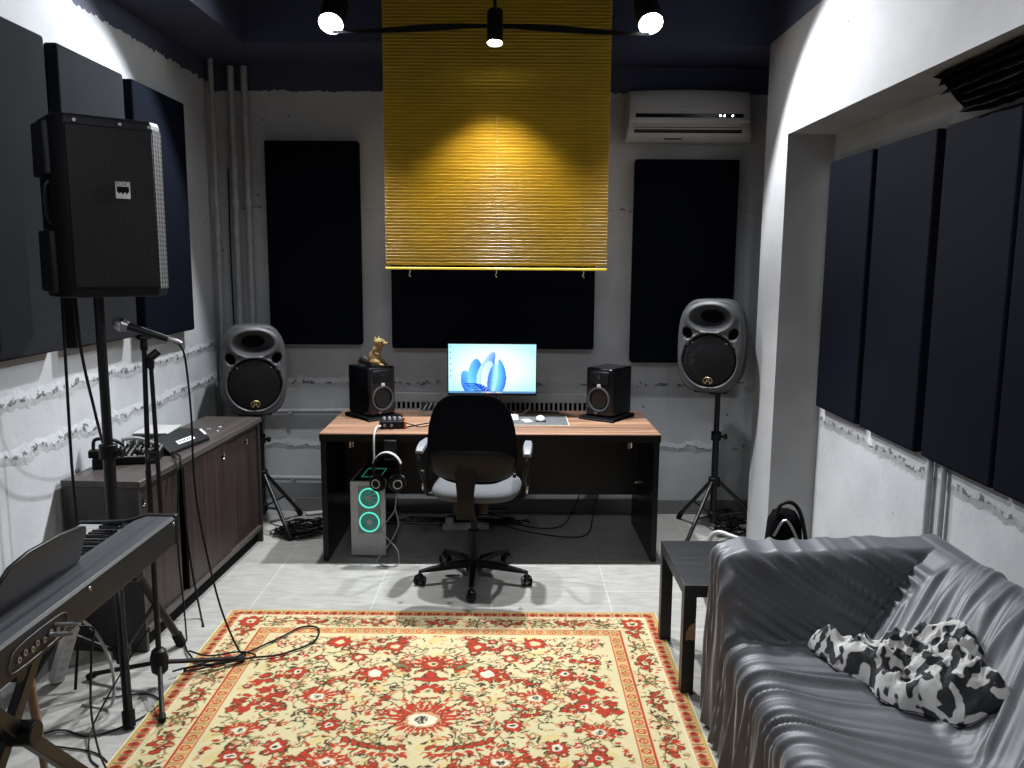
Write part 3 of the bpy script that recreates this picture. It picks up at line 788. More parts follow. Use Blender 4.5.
# ------------------------------------------------------------------ moulded active speakers
def active_speaker(label, loc, rz):
    t = thing('active_speaker', label, 'loudspeaker', loc, rz, 'grey moulded speakers in the back corners')
    Wh, Hh2 = .195, .28
    def outline(a, k=1.0):
        ca, sa = math.cos(a), math.sin(a)
        x = Wh*k*math.copysign(abs(ca)**.42, ca); z = Hh2*math.copysign(abs(sa)**.55, sa)
        # narrower shoulders at top, slightly tapered foot
        x *= 1-.16*max(0, z/Hh2)**3-.13*max(0, -z/Hh2)**3
        return x, z*k if k < 1 else z
    N = 64
    def ring(y, k, zk=1, dz=0): return [(outline(2*PI*i/N)[0]*k, y, outline(2*PI*i/N)[1]*zk+Hh2+dz) for i in range(N)]
    g = G(); g.loft([ring(-.165, .93, .95), ring(-.155, .985, .985), ring(-.13, 1, 1), ring(.02, .98, .99), ring(.13, .80, .90), ring(.17, .66, .82), ring(.171, .02, .02, Hh2*.0)], cap=False)
    g.build('shell', 'grey_plastic', t, angle=60)
    # front baffle with sculpted horn, ports and woofer well
    def fn(u, v):
        a = 2*PI*u; x, z = outline(a); rr = v
        x *= .935*rr; z *= .955*rr
        y = -.166-.006*(1-rr**6)
        hx, hz = x/.125, (z-.165)/.078
        d = hx*hx+hz*hz
        if d < 1: y += .10*(1-d)**1.3
        y -= .012*math.exp(-((math.sqrt(d)-1.08)/.16)**2)
        w = math.hypot(x, z+.085)
        if w < .165: y += .012*min(1, (.165-w)/.012)
        y -= .007*math.exp(-((w-.170)/.008)**2)
        for sx in (-1, 1):
            px, pz = (x-sx*.135)/.030, (z-.075)/.034
            q = abs(px)**2+abs(pz)**2+.5*px*sx*-pz
            if q < 1.0: y += .05*(1-q)**.5
        return (x, y, z+Hh2)
    def mf(u, v):
        a = 2*PI*u; x, z = outline(a); x *= .935*v; z *= .955*v
        if (x/.070)**2+((z-.176)/.040)**2 < 1: return 1
        if math.hypot(x, z+.085) < .160: return 1
        for sx in (-1, 1):
            px, pz = (x-sx*.135)/.030, (z-.075)/.034
            if px*px+pz*pz+.5*px*sx*-pz < .85: return 1
        return 0
    g = G(); g.grid(fn, 220, 90, mf); g.build('front_baffle', ['grey_plastic', 'black_matte'], t, angle=80)
    g = G(); g.lathe([(.157, 0), (.150, .012), (.08, .022), (.001, .024)], (0, -.158, Hh2-.085), (0, -1, 0), n=48); g.build('woofer_grille', 'grille', t)
    for sx in (-1, 1):
        g = G(); g.cyl((sx*.10, -.176, Hh2+.02), (sx*.10, -.181, Hh2+.02), .005, n=8); g.build('grille_screw', 'steel', t)
    g = G()
    g.m = Matrix.Translation((0, -.184, Hh2-.205)) @ Matrix.Rotation(PI/2, 4, 'X')
    for (r_, a0, a1) in ((.026, 20, 340),):
        pts = [(r_*math.cos(R(a)-PI/2), r_*math.sin(R(a)-PI/2)*.8, 0) for a in range(a0, a1+1, 16)]
        g.tube(pts, .0022, n=6, smooth=2)
    g.tube([(-.014, -.014, 0), (-.004, .012, 0), (.004, .012, 0), (.014, -.014, 0)], .0024, n=6, smooth=1); g.tube([(-.008, -.004, 0), (.008, -.004, 0)], .0018, n=6, smooth=0)
    g.m = Matrix(); g.build('maker_emblem', 'gold', t)
    g = G(); g.box(-.10, .10, -.10, .05, -.012, .012); g.build('base_foot', 'black_plastic', t, bevel=.006)
    g = G(); g.cyl((0, 0, -.03), (0, 0, .02), .024, n=16); g.build('pole_socket', 'black_plastic', t)
    return t
active_speaker('grey moulded loudspeaker in the left back corner behind the long cabinet', (-1.635, 5.18, .765), R(19))
active_speaker('grey moulded loudspeaker on a tripod at right, below the air conditioner', (1.235, 5.07, .945), R(-24))
tripod('speaker_stand', 'black tripod stand under the right grey speaker, feet on the tiles beside the desk', (1.265, 5.06, 0), .92, .36, .40, [R(-128), R(0-5), R(110)], pr=.0165, collar=.66)
tripod('speaker_stand', 'black tripod stand under the left corner speaker, mostly hidden behind the cabinet', (-1.60, 5.16, 0), .74, .36, .33, [R(-45), R(60), R(196)], pr=.0165, collar=.6)

# ------------------------------------------------------------------ desk
t = thing('desk', 'wide office desk with striped walnut top and black side panels', 'desk', (-.13, 4.98, 0), R(.8))
g = G(); g.box(-.965, .965, -.39, .37, .727, .752); g.build('desk_top', 'desk_top', t, bevel=.002)
g = G(); g.box(-.965, .965, -.392, -.388, .722, .745); g.box(-.965, .965, -.388, .36, .705, .727); g.build('top_underframe', 'desk_dark', t)
for x in (-.96, .928):
    g = G(); g.box(x, x+.032, -.385, .345, 0, .705); g.build('side_panel', 'desk_dark', t, bevel=.002)
g = G(); g.box(-.928, .928, .16, .178, .245, .705); g.build('modesty_panel', 'desk_dark', t)
for x in (-.80, .78):
    g = G(); g.box(x, x+.012, -.372, -.360, .665, .70); g.cyl((x+.02, -.365, .67), (x+.02, -.365, .70), .006, n=8); g.build('corner_bracket', 'chrome', t)
for x in (.90,):
    g = G(); g.cyl((x+.02, .158, .33), (x+.02, .150, .33), .008, n=10); g.build('connector_cap', 'chrome', t)

# studio monitors on the desk
def studio_monitor(label, loc, rz, sx=1):
    t = thing('studio_monitor', label, 'speaker', loc, rz, 'black studio monitors on the desk')
    g = G(); g.box(-.093, .093, -.105, .135, 0, .298); g.build('cabinet', 'black_gloss', t, bevel=.010, seg=3)
    g = G()
    g.prism([(-.088, .006), (.088, .006), (.088, .292), (-.088, .292)], 'y', -.112, -.104); g.build('front_baffle', 'black_gloss', t, bevel=.003)
    g = G(); g.lathe([(.078, 0), (.076, .007), (.066, .006), (.064, -.004)], (0, -.112, .105), (0, -1, 0), n=40); g.build('woofer_ring', 'grey_plastic', t)
    g = G(); g.lathe([(.065, -.003), (.056, .004), (.052, -.006), (.022, -.028), (.020, -.020), (.001, -.015)], (0, -.113, .105), (0, -1, 0), n=40); g.build('woofer_cone', 'black_matte', t)
    g = G(); g.prism([(-.062, .200), (.062, .200), (.070, .278), (-.070, .278)], 'y', -.118, -.111); wv = g.build('waveguide', 'black_plastic', t, bevel=.004)
    g = G(); 
    for q in (-1, 1): g.box(q*.036-.016, q*.036+.016, -.1195, -.1175, .212, .268)
    g.cyl((0, -.118, .24), (0, -.122, .24), .014, n=18); g.build('tweeter', 'grille', wv, bevel=.002)
    g = G(); g.box(-.011, .013, -.1165, -.1115, .177, .200); bd = g.build('badge', 'badge', t, bevel=.001)
    g = G(); g.add([(.004, -.117, .20), (.013, -.117, .20), (.004, -.117, .212)], [(0, 1, 2)]); g.box(-.004, .006, -.1172, -.1164, .184, .190); g.build('badge_mark', 'orange', bd, smooth=False)
    g = G(); g.cyl((-.02, -.112, .012), (-.02, -.1145, .012), .004, n=10); g.box(-.032, -.008, -.114, -.111, .018, .024); g.build('power_mark', 'steel', t)
    return t
def iso_pad(label, loc, rz):
    t = thing('isolation_pad', label, 'speaker pad', loc, rz, 'foam pads under the studio monitors')
    g = G(); g.prism([(-.14, 0), (.14, 0), (.14, .024), (-.14, .016)], 'x', -.115, .115); g.build('wedge', 'foam', t, bevel=.003)
    g = G(); g.box(-.125, .125, -.148, -.136, 0, .013); g.build('front_lip', 'rubber', t, bevel=.003)
    return t
iso_pad('black foam pad under the left studio monitor on the walnut desk', (-.875, 5.10, .752), R(42))
iso_pad('black foam pad under the right studio monitor at the desk edge', (.595, 5.12, .752), R(-36))
studio_monitor('black studio monitor at the left of the desk with an animal figurine on top', (-.875, 5.12, .774), R(42))
studio_monitor('black studio monitor at the right end of the desk, nothing on top', (.595, 5.14, .774), R(-36))

# animal figurine
t = thing('animal_figurine', 'small tan and brown squirrel figurine sitting on the left studio monitor', 'figurine', (-.875, 5.11, 1.072), R(-20))
def blob(parts, name, m, parent, dy=.006, label=None):
    bm = bmesh.new()
    for c, r, s in parts:
        g = G(); g.ball(tuple(q*1.25 for q in c), r*1.25, *s)
        base = [bm.verts.new(v) for v in g.v]
        for f in g.f:
            try: bm.faces.new([base[i] for i in f])
            except ValueError: pass
    me = bpy.data.meshes.new(name); bm.to_mesh(me); bm.free()
    o = bpy.data.objects.new(name, me); COL.objects.link(o); o.parent = parent; me.materials.append(M[m])
    rm = o.modifiers.new('remesh', 'REMESH'); rm.mode = 'VOXEL'; rm.voxel_size = dy*.6; rm.use_smooth_shade = True
    sm = o.modifiers.new('smooth', 'SMOOTH'); sm.iterations = 3
    return o
blob([((.015, 0, .040), .034, (.95, .9, 1.15)), ((.030, 0, .085), .026, (.9, .9, 1.1)), ((.042, 0, .112), .028, (1.0, .9, .85)), ((.072, 0, .112), .013, (1.6, .8, .7)),
      ((.030, .024, .02), .020, (1.5, .7, .8)), ((.030, -.024, .02), .020, (1.5, .7, .8)), ((.060, .022, .008), .009, (2.2, .9, .8)), ((.060, -.022, .008), .009, (2.2, .9, .8)), ((.024, -.022, .075), .009, (1, 1, 2.2)), ((.042, -.022, .060), .008, (2, .8, .8))], 'body', 'fur', t)
blob([((.042, 0, .122), .026, (1.1, 1.05, .6)), ((.030, .018, .136), .008, (.7, .6, 1.6)), ((.030, -.018, .136), .008, (.7, .6, 1.6)), ((.052, -.010, .13), .010, (1, 1, 1)), ((.078, 0, .116), .009, (1.8, .9, .6)), ((.028, -.006, .112), .012, (1, 1, 1))], 'head_fur', 'fur_light', t)
blob([((-.020, 0, .020), .022, (1.6, .9, .9)), ((-.045, 0, .028), .020, (1.3, .9, 1.1)), ((-.062, 0, .018), .014, (1.3, .9, .8))], 'tail', 'fur_dark', t)
for y in (-.017, .017):
    g = G(); g.ball((.080, y*1.2, .146), .005); g.build('eye', 'black_gloss', t)
g = G(); g.ball((.117, 0, .141), .0055); g.build('nose', 'black_gloss', t)

# ------------------------------------------------------------------ computer monitor with a lit desktop
t = thing('computer_monitor', 'slim black computer monitor showing a bright blue ribbon desktop picture', 'monitor', (-.13, 5.12, .752), 0)
g = G(); g.box(-.278, .278, .0, .022, .135, .462); g.box(-.13, .13, .02, .045, .18, .34); g.build('housing', 'black_plastic', t, bevel=.003)
sw, sh = 150, 86
C = np.zeros((sw+1, sh+1, 3)); u = np.linspace(-1, 1, sw+1)[:, None]*1.78; u0 = u; v = np.linspace(-1, 1, sh+1)[None, :]
bgd = np.clip((np.hypot(u/1.78, v)-.35)/.9, 0, 1)
for i, (a, b) in enumerate(((.98, .42), (1.0, .86), (1.0, .97))): C[..., i] = a+(b-a)*bgd
C[..., 1] = np.clip(C[..., 1], 0, 1)
rd = random.Random(3)
def petal(cx, cy, ang, ln, wd, c0, c1, bend):
    x = u/1.45-cx+.05; y = v-cy; ca, sa = math.cos(ang), math.sin(ang)
    p = x*ca+y*sa; q = -x*sa+y*ca-bend*p*p
    w = wd*np.sqrt(np.clip(1-(p/ln-1)**2, 0, 1)) if ln else 0
    m = (np.abs(q) < w) & (p > 0) & (p < 2*ln); s = np.clip((q/wd+1)/2, 0, 1)
    for i in range(3): C[..., i] = np.where(m, c0[i]*(1-s)+c1[i]*s, C[..., i])
B1 = (.01, .12, .75); B2 = (.20, .72, 1.0); B3 = (.55, .92, 1.0); B4 = (.0, .06, .50)
petal(-.05, -1.25, 2.55, .62, .30, B2, B1, -.35); petal(-.02, -1.2, 2.25, .75, .30, B1, B2, -.30); petal(.0, -1.2, 1.98, .85, .26, B1, B3, -.28)
petal(.02, -1.2, 1.75, .75, .20, B2, (.9, .98, 1), -.1); petal(.05, -1.2, 1.5, .70, .18, B3, B1, .0); petal(.08, -1.2, 1.28, .72, .17, (.9, .98, 1), B2, .15); petal(.1, -1.2, 1.08, .74, .14, B1, B2, .28)
for k in range(6): petal(-.75+.06*k, -.62-.07*k, .15, .30, .030, B4, B1, -.5)
tb = v < -.93
C[np.broadcast_to(tb, C.shape[:2])] = (.10, .25, .48)
for k in range(14):
    m = (np.abs(u-(-.42+k*.062)) < .018) & (np.abs(v+.965) < .02); C[m] = rd.choice(((.9, .9, .9), (.2, .6, 1), (.9, .3, .3), (.95, .8, .3)))
for k in range(6):
    m = (np.abs(u+1.69) < .022) & (np.abs(v-(.90-k*.24)) < .035); C[m] = (.12, .30, .42)
me = bpy.data.meshes.new('screen')
xs_ = np.linspace(-.272, .272, sw+1); zs_ = np.linspace(.150, .457, sh+1)
P = [(float(x), -.0012, float(z)) for x in xs_ for z in zs_]
idx = np.arange((sw+1)*(sh+1)).reshape(sw+1, sh+1)
q = np.stack([idx[:-1, :-1], idx[1:, :-1], idx[1:, 1:], idx[:-1, 1:]], -1).reshape(-1, 4)
me.from_pydata(P, [], q.tolist()); at = me.color_attributes.new('pattern', 'FLOAT_COLOR', 'POINT')
cc = np.ones(((sw+1)*(sh+1), 4), dtype=np.float32); cc[:, :3] = C.reshape(-1, 3); at.data.foreach_set('color', cc.ravel())
me.materials.append(M['screen']); o = bpy.data.objects.new('screen', me); COL.objects.link(o); o.parent = t
g = G(); g.box(-.035, .035, .045, .06, .01, .22); g.build('stand_neck', 'black_plastic', t, bevel=.003)
g = G(); g.box(-.12, .12, .048, .19, 0, .010); g.build('stand_base', 'black_plastic', t, bevel=.004)
g = G(); g.tube([(.02, .03, .16), (-.01, .03, .09), (-.07, .0, .03), (-.11, -.02, .012)], .003); g.build('video_cable', 'cable', t)
g = G(); g.tube([(.05, .03, .16), (.055, .03, .08), (.07, .02, .02)], .003); g.build('power_cable', 'cable', t)

# desk mat, keyboard, mouse, little things
DZ = .752
t = thing('desk_mat', 'grey desk mat with cream stitched edge under the keyboard and mouse', 'desk mat', (-.04, 5.0, DZ))
g = G(); g.box(-.375, .375, -.165, .165, 0, .003); g.build('mat_surface', 'pad_grey', t, bevel=.001)
g = G(); pts = [(-.375, -.165), (.375, -.165), (.375, .165), (-.375, .165), (-.375, -.165)]
for a, b in zip(pts[:-1], pts[1:]): g.cyl((a[0], a[1], .003), (b[0], b[1], .003), .0028, n=6)
g.build('stitched_edge', 'cream', t)
t = thing('keyboard', 'white computer keyboard partly hidden behind the office chair', 'keyboard', (-.17, 5.03, DZ+.003))
g = G(); g.prism([(-.065, 0), (.065, 0), (.065, .018), (-.065, .010)], 'x', -.205, .205); g.build('keyboard_base', 'white_plastic', t, bevel=.004)
g = G()
for r_ in range(5):
    for c_ in range(14): x = -.195+c_*.0281; y = -.055+r_*.0225; z = .0105+r_*.0014; g.box(x, x+.024, y, y+.019, z, z+.006)
g.build('keys', 'white_plastic', t, bevel=.001, seg=1)
t = thing('computer_mouse', 'white and grey computer mouse on the grey desk mat', 'mouse', (.17, 4.99, DZ+.003))
g = G(); g.ball((0, 0, .008), .03, 1.0, 1.7, .8); 
g2 = G(); 
o = g.build('mouse_shell', 'white_plastic', t)
o.data.transform(Matrix.Scale(1, 4)); 
for vv in o.data.vertices: vv.co.z = max(vv.co.z, 0.0)
g = G(); g.box(-.031, .031, -.048, .05, 0, .007); g.build('mouse_base', 'black_plastic', t, bevel=.003)
t = thing('folded_note', 'small white folded paper lying between keyboard and mouse', 'paper', (.085, 4.965, DZ+.003), R(25))
g = G(); g.prism([(-.03, 0), (.03, 0), (.034, .008), (-.026, .006)], 'x', -.025, .025); g.build('paper_sheet', 'white_plastic', t)
g = G(); g.tube([(.02, 5.22, .757), (.06, 5.20, .758), (.09, 5.24, .77), (.11, 5.33, .775), (.10, 5.42, .757)], .004)
single(g, 'desk_cable', 'cable_white', (.02, 5.22, .753), 'short white cable lying behind the keyboard on the desk', 'cable')
g = G(); g.box(.02, .30, 5.262, 5.30, .7525, .757); single(g, 'thin_ruler', 'black_plastic', (.16, 5.28, .7525), 'thin flat black strip lying at the back of the desk below the monitor', 'strip')
# mixer at left of chair
t = thing('mini_mixer', 'small silver mixer with dark knobs near the back of the desk', 'mixer', (-.50, 5.22, DZ), R(-4))
g = G(); g.prism([(-.09, 0), (.09, 0), (.09, .055), (-.09, .032)], 'x', -.085, .085); g.build('mixer_body', 'mixer_face', t, bevel=.003)
g = G()
for i in range(6):
    for j in range(4): x = -.07+i*.028; y = -.06+j*.036; g.cyl((x, y, .030+(y+.09)*.128), (x, y, .046+(y+.09)*.128), .0075, .006, n=10)
g.build('knobs', 'black_plastic', t)
g = G()
for i in range(3): g.cyl((-.06+i*.05, .05, .04), (-.06+i*.05, .052, .075), .008, n=8)
g.build('jack_plugs', 'steel', t)
t = thing('audio_interface', 'small black and orange audio interface at the front edge of the desk', 'audio interface', (-.70, 4.76, DZ), R(6))
g = G(); g.box(-.075, .075, -.055, .055, .004, .045); g.build('interface_case', 'black_plastic', t, bevel=.003)
g = G(); g.box(.066, .0765, -.056, .056, .003, .046); g.build('end_cheek', 'orange', t, bevel=.002)
for i in range(4):
    g = G(); g.cyl((-.05+i*.030, .01, .045), (-.05+i*.030, .01, .060), .009, .008, n=12); g.build('knob', 'white_metal', t)
for i in range(2):
    g = G(); g.cyl((-.045+i*.04, -.055, .024), (-.045+i*.04, -.075, .024), .008, n=10); g.build('jack_plug', 'steel', t)
g = G(); g.tube([(-.66, 4.70, .776), (-.62, 4.75, .758), (-.56, 4.82, .757), (-.52, 4.86, .757), (-.46, 4.90, .757), (-.40, 4.88, .757)], .0032)
g.tube([(-.63, 4.78, .775), (-.58, 4.80, .758), (-.54, 4.76, .757), (-.48, 4.82, .757), (-.43, 4.86, .757)], .003)
single(g, 'desk_cable', 'cable', (-.6, 4.78, .753), 'black cables running from the audio interface across the desk', 'cable')
g = G(); g.tube([(-.76, 4.68, .776), (-.775, 4.62, .775), (-.78, 4.572, .73), (-.78, 4.565, .62), (-.785, 4.58, .50), (-.78, 4.60, .42)], .0055)
single(g, 'hanging_cable', 'cable_white', (-.78, 4.57, .42), 'white cable hanging over the desk front beside the headphones', 'cable')

# headphones on a hook below the desk edge
t = thing('headphone_hook', 'black bracket clamped under the desk front edge, holding the headphones', 'hook', (-.685, 4.555, .60))
g = G(); g.box(-.035, .035, -.018, .012, .02, .122); g.box(-.028, .028, -.06, -.012, .018, .034); g.build('bracket', 'black_plastic', t, bevel=.004)
t = thing('headphones', 'black studio headphones with pale ringed cups hanging from the desk edge', 'headphones', (-.70, 4.515, .46), R(-4))
g = G(); pts = []
for k in range(17):
    a = PI*k/16; pts.append((.078*math.cos(a), 0, .095+.098*math.sin(a)))
rings = []
for k, (x, y, z) in enumerate(pts):
    a = PI*k/16; w_ = .017; th_ = .006
    dx, dz = math.cos(a), math.sin(a)
    rings.append([(x+dx*th_, -w_, z+dz*th_), (x+dx*th_, w_, z+dz*th_), (x-dx*th_, w_, z-dz*th_), (x-dx*th_, -w_, z-dz*th_)])
g.loft(rings); g.build('headband', 'black_plastic', t, bevel=.002)
g = G(); rings = []
for k in range(2, 15):
    a = PI*k/16; dx, dz = math.cos(a), math.sin(a); x, z = .078*dx, .095+.098*dz; w_ = .015
    rings.append([(x+dx*.0105, -w_, z+dz*.0105), (x+dx*.0105, w_, z+dz*.0105), (x+dx*.005, w_, z+dz*.005), (x+dx*.005, -w_, z+dz*.005)])
g.loft(rings); g.build('headband_pad', 'white_metal', t, bevel=.002)
for s in (-1, 1):
    cx_ = s*.058
    ax = Vector((s*.25, -1, .05)).normalized()
    g = G(); g.lathe([(.040, -.030), (.046, -.02), (.046, .004), (.040, .014), (.020, .017), (.001, .017)], (cx_, 0, .02), ax, n=30); cup = g.build('ear_cup', 'black_plastic', t)
    g = G(); g.lathe([(.026, .016), (.026, .019), (.021, .019), (.021, .016)], (cx_, 0, .02), ax, n=30); g.build('cup_ring', 'white_plastic', cup)
    g = G(); g.lathe([(.046, -.030), (.050, -.022), (.048, -.012), (.040, -.010)], (cx_, 0, .02), ax, n=30); g.build('ear_cushion', 'grey_plastic', cup)
    g = G(); g.cyl((s*.076, 0, .05), (s*.078, 0, .10), .006, n=8); g.tube([(cx_-.045, 0, .03), (cx_-.04, -.002, .06), (cx_, 0, .073), (cx_+.04, -.002, .06), (cx_+.045, 0, .03)], .004); g.build('yoke', 'black_metal', t)
g = G(); g.tube([(-.64, 4.515, .44), (-.655, 4.51, .34), (-.64, 4.51, .25), (-.675, 4.52, .16), (-.73, 4.515, .08), (-.765, 4.51, .03), (-.74, 4.51, .008), (-.70, 4.49, .006), (-.66, 4.50, .006), (-.64, 4.51, .03), (-.65, 4.51, .10), (-.70, 4.51, .16), (-.735, 4.505, .22), (-.70, 4.51, .27), (-.66, 4.51, .33), (-.65, 4.51, .42)], .0032, n=8)
single(g, 'headphone_cable', 'cable_grey', (-.7, 4.51, .003), 'thin grey headphone cable looping down to the floor in front of the computer', 'cable')

# ------------------------------------------------------------------ computer case
t = thing('computer_case', 'white computer tower with two glowing teal fans under the desk', 'computer', (-.833, 4.665, 0), R(-2))
g = G(); g.box(-.10, .10, 0, .40, .012, .452); g.build('chassis', 'glass_dark', t, bevel=.004)
g = G(); g.box(-.104, .100, -.014, .004, .010, .455); g.box(-.104, -.098, 0, .40, .010, .455); fr = g.build('front_panel', 'white_metal', t, bevel=.003)
g = G(); g.box(-.058, .072, -.0165, -.0135, .145, .428); g.build('front_mesh', 'grille_white', t, bevel=.002)
for z in (.215, .358):
    g = G(); g.lathe([(.060, 0), (.060, .006), (.053, .006), (.053, 0)], (.007, -.0165, z), (0, -1, 0), n=40); fn_ = g.build('fan', 'teal', t)
    g = G()
    for k in range(9):
        a = 2*PI*k/9; g.m = Matrix.Translation((.007, -.0175, z)) @ Matrix.Rotation(a, 4, 'Y') @ Matrix.Rotation(.35, 4, 'X'); g.box(.016, .050, -.0006, .0006, -.010, .010)
    g.m = Matrix(); g.build('fan_blades', 'teal_dim', fn_)
    g = G(); g.cyl((.007, -.0165, z), (.007, -.022, z), .017, n=20); g.build('fan_hub', 'steel', fn_)
g = G(); g.box(-.015, .022, -.0150, -.0138, .062, .068); g.box(-.010, .012, -.0150, -.0138, .056, .060); g.build('maker_mark', 'steel', t)
for x, y in ((-.08, .03), (.08, .03), (-.08, .37), (.08, .37)):
    g = G(); g.cyl((x, y, 0), (x, y, .014), .012, n=10); g.build('foot', 'rubber', t)
g = G(); g.tube([(-.06, .1, .4535), (.05, .1, .4535), (.05, .3, .4535), (-.06, .3, .4535), (-.06, .1, .4535)], .003, smooth=0); g.build('top_light_strip', 'teal_dim', t)

# ------------------------------------------------------------------ office chair
t = thing('office_chair', 'black office chair with grey seat and grey armrest pads in front of the desk', 'chair', (-.205, 4.33, 0), R(-6))
g = G(); g.lathe([(.001, .055), (.045, .055), (.05, .085), (.042, .115), (.001, .12)], n=24); g.build('base_hub', 'black_plastic', t)
for k in range(5):
    a = R(-84)+2*PI*k/5; dx, dy = math.cos(a), math.sin(a); nx, ny = -dy, dx
    rings = []
    for q in range(8):
        s = q/7; r_ = .03+.27*s; w_ = .026-.010*s; z0 = .075-.005*s; z1 = .115-.028*s*s-.005
        rings.append([(dx*r_-nx*w_, dy*r_-ny*w_, z0), (dx*r_+nx*w_, dy*r_+ny*w_, z0), (dx*r_+nx*w_*.7, dy*r_+ny*w_*.7, z1), (dx*r_-nx*w_*.7, dy*r_-ny*w_*.7, z1)])
    g = G(); g.loft(rings); lg = g.build('leg', 'black_plastic', t, bevel=.004)
    cx_, cy_ = dx*.30, dy*.30
    g = G()
    ca = a+.6*k
    for s in (-1, 1):
        ox, oy = math.cos(ca)*.016*s, math.sin(ca)*.016*s
        g.cyl((cx_+ox*.5, cy_+oy*.5, .026), (cx_+ox*1.6, cy_+oy*1.6, .026), .026, n=20)
    g.cyl((cx_, cy_, .03), (cx_, cy_, .08), .008, n=8); g.ball((cx_, cy_, .045), .022, 1, 1, .9)
    g.build('caster', 'black_gloss', lg)
g = G(); g.cyl((0, 0, .10), (0, 0, .28), .030, n=20); g.cyl((0, 0, .25), (0, 0, .41), .018, n=16); g.build('gas_column', 'black_plastic', t)
g = G(); g.box(-.09, .09, -.14, .12, .41, .488); g.box(.07, .19, -.02, .0, .395, .405); g.build('tilt_mechanism', 'black_metal', t, bevel=.008)
def sq(a, n): return math.copysign(abs(math.cos(a))**n, math.cos(a)), math.copysign(abs(math.sin(a))**n, math.sin(a))
rings = []
for z, k in ((.486, .80), (.490, .93), (.502, .99), (.518, 1.0), (.533, .97), (.545, .90), (.552, .72), (.553, .4), (.550, .02)):
    rings.append([(.02+sq(2*PI*i/48, .62)[0]*.232*k*(1-.03*math.sin(2*PI*i/48)), .0+sq(2*PI*i/48, .62)[1]*.235*k, z+.010*(sq(2*PI*i/48, .62)[0])**2*k) for i in range(48)])
g = G(); g.loft(rings); g.build('seat', 'chair_grey', t, angle=70)
# backrest: curved padded shell, widest above the lumbar
def bw(z):
    s = (z-.60)/.46
    return .205+.022*math.sin(min(1, max(0, s)/.35)*PI/2)-.042*max(0, (s-.30)/.70)**1.5
def back(front, grow=1.0, zz0=.60, zz1=1.06, th=.03):
    def fn(u, v):
        a = 2*PI*u
        cu, su = math.copysign(abs(math.cos(a))**.50, math.cos(a)), math.copysign(abs(math.sin(a))**.62, math.sin(a))
        zc = (zz0+zz1)/2; hz = (zz1-zz0)/2
        z = zc+hz*su*v; x = bw(z)*cu*v*grow
        y = -.235-.05*((z-.62)/.45)+.16*(x*x)/.22*1.0 - .035*math.sin(max(0, min(1, (z-.6)/.46))*PI)
        return (x+.028, y+front*(th*(1-v**5)), z)
    return fn
g = G(); g.grid(back(-1, 1, th=.016), 64, 14); g.grid(back(1, 1, th=.05), 64, 14); g.build('backrest', 'chair_black', t, angle=70)
g = G(); g.grid(back(-1, .985, .605, .80, .026), 64, 12); g.build('lumbar_shell', 'black_plastic', t, angle=70)
g = G(); pts = [back(-1, 1.0, th=.004)(i/64, 1.0) for i in range(65)]; g.tube(pts, .006, n=8, smooth=0); g.build('piping', 'chair_black', t)
rings = []
for (y, z, w_, d_) in ((-.04, .405, .05, .012), (-.16, .405, .05, .012), (-.255, .42, .048, .014), (-.285, .47, .045, .014), (-.285, .55, .042, .014), (-.275, .66, .055, .012), (-.285, .72, .03, .008)):
    rings.append([(-w_, y-d_, z-d_*.3), (w_, y-d_, z-d_*.3), (w_, y+d_, z+d_*.3), (-w_, y+d_, z+d_*.3)])
g = G(); g.loft(rings); g.build('back_bracket', 'black_plastic', t, bevel=.006)
for s in (-1, 1):
    g = G(); x = s*.272+.012
    g.tube([(s*.20, .08, .458), (s*.255, .07, .462), (x, .06, .52), (x, .07, .64), (x, .06, .715), (x, .02, .738), (x+s*.006, -.06, .738), (x+s*.012, -.12, .715), (x+s*.010, -.14, .66), (x, -.11, .60), (x, -.03, .52), (s*.262, .02, .465), (s*.20, .03, .458)], .0115, n=10); ar = g.build('armrest_loop', 'black_plastic', t)
    g = G(); rings = []
    for k in range(13):
        q = k/12; y = .07-.20*q; z = .757-.030*max(0, (q-.45)/.55)**2; w_ = .026*(1-.25*abs(2*q-1)**3); xx = x+s*.012*q
        rings.append([(xx-w_, y, z-.010), (xx+w_, y, z-.010), (xx+w_*.8, y, z+.008), (xx-w_*.8, y, z+.008)])
    g.loft(rings); g.build('armrest_pad', 'pad_light', ar, bevel=.003)
    g = G(); g.ball((x+s*.006, -.06, .535), .017, .5, .7, 1.8); g.build('arm_bolt_cap', 'chrome', ar)
    g = G(); g.cyl((s*.23, -.20, .64), (s*.245, -.20, .64), .012, n=12); g.build('adjuster_knob', 'black_plastic', t)

# ------------------------------------------------------------------ long cabinet on the left
CA = R(-2.6)
t = thing('sideboard', 'long low dark wood sideboard with sliding doors along the left wall', 'cabinet', (-1.60, 3.44, 0), CA)
L_, D_, Hc = 1.49, .335, .775          # local: x from 0 (front face) to -D, y from 0 to L
g = G(); g.box(-D_, .012, -.006, L_+.006, Hc-.028, Hc); g.build('top', 'cab_top', t, bevel=.002)
for y in (0, L_-.022):
    g = G(); g.box(-D_, 0, y, y+.022, 0, Hc-.028); g.build('end_panel', 'cab_side', t, bevel=.0015)
g = G(); g.box(-D_, -D_+.012, .02, L_-.02, .05, Hc-.03); g.build('back_panel', 'cab_side', t)
g = G(); g.box(-D_+.01, -.004, .02, L_-.02, .085, .105); g.build('bottom_shelf', 'cab_side', t)
g = G(); g.box(-.05, -.03, .02, L_-.02, 0, .085); g.build('plinth', 'black_matte', t)
g = G(); g.box(-.022, .006, .02, L_-.02, .085, .108); g.build('sliding_rail', 'cab_top', t, bevel=.001)
g = G(); g.box(-.022, .000, .02, L_-.02, .728, .747); g.build('upper_rail', 'cab_side', t)
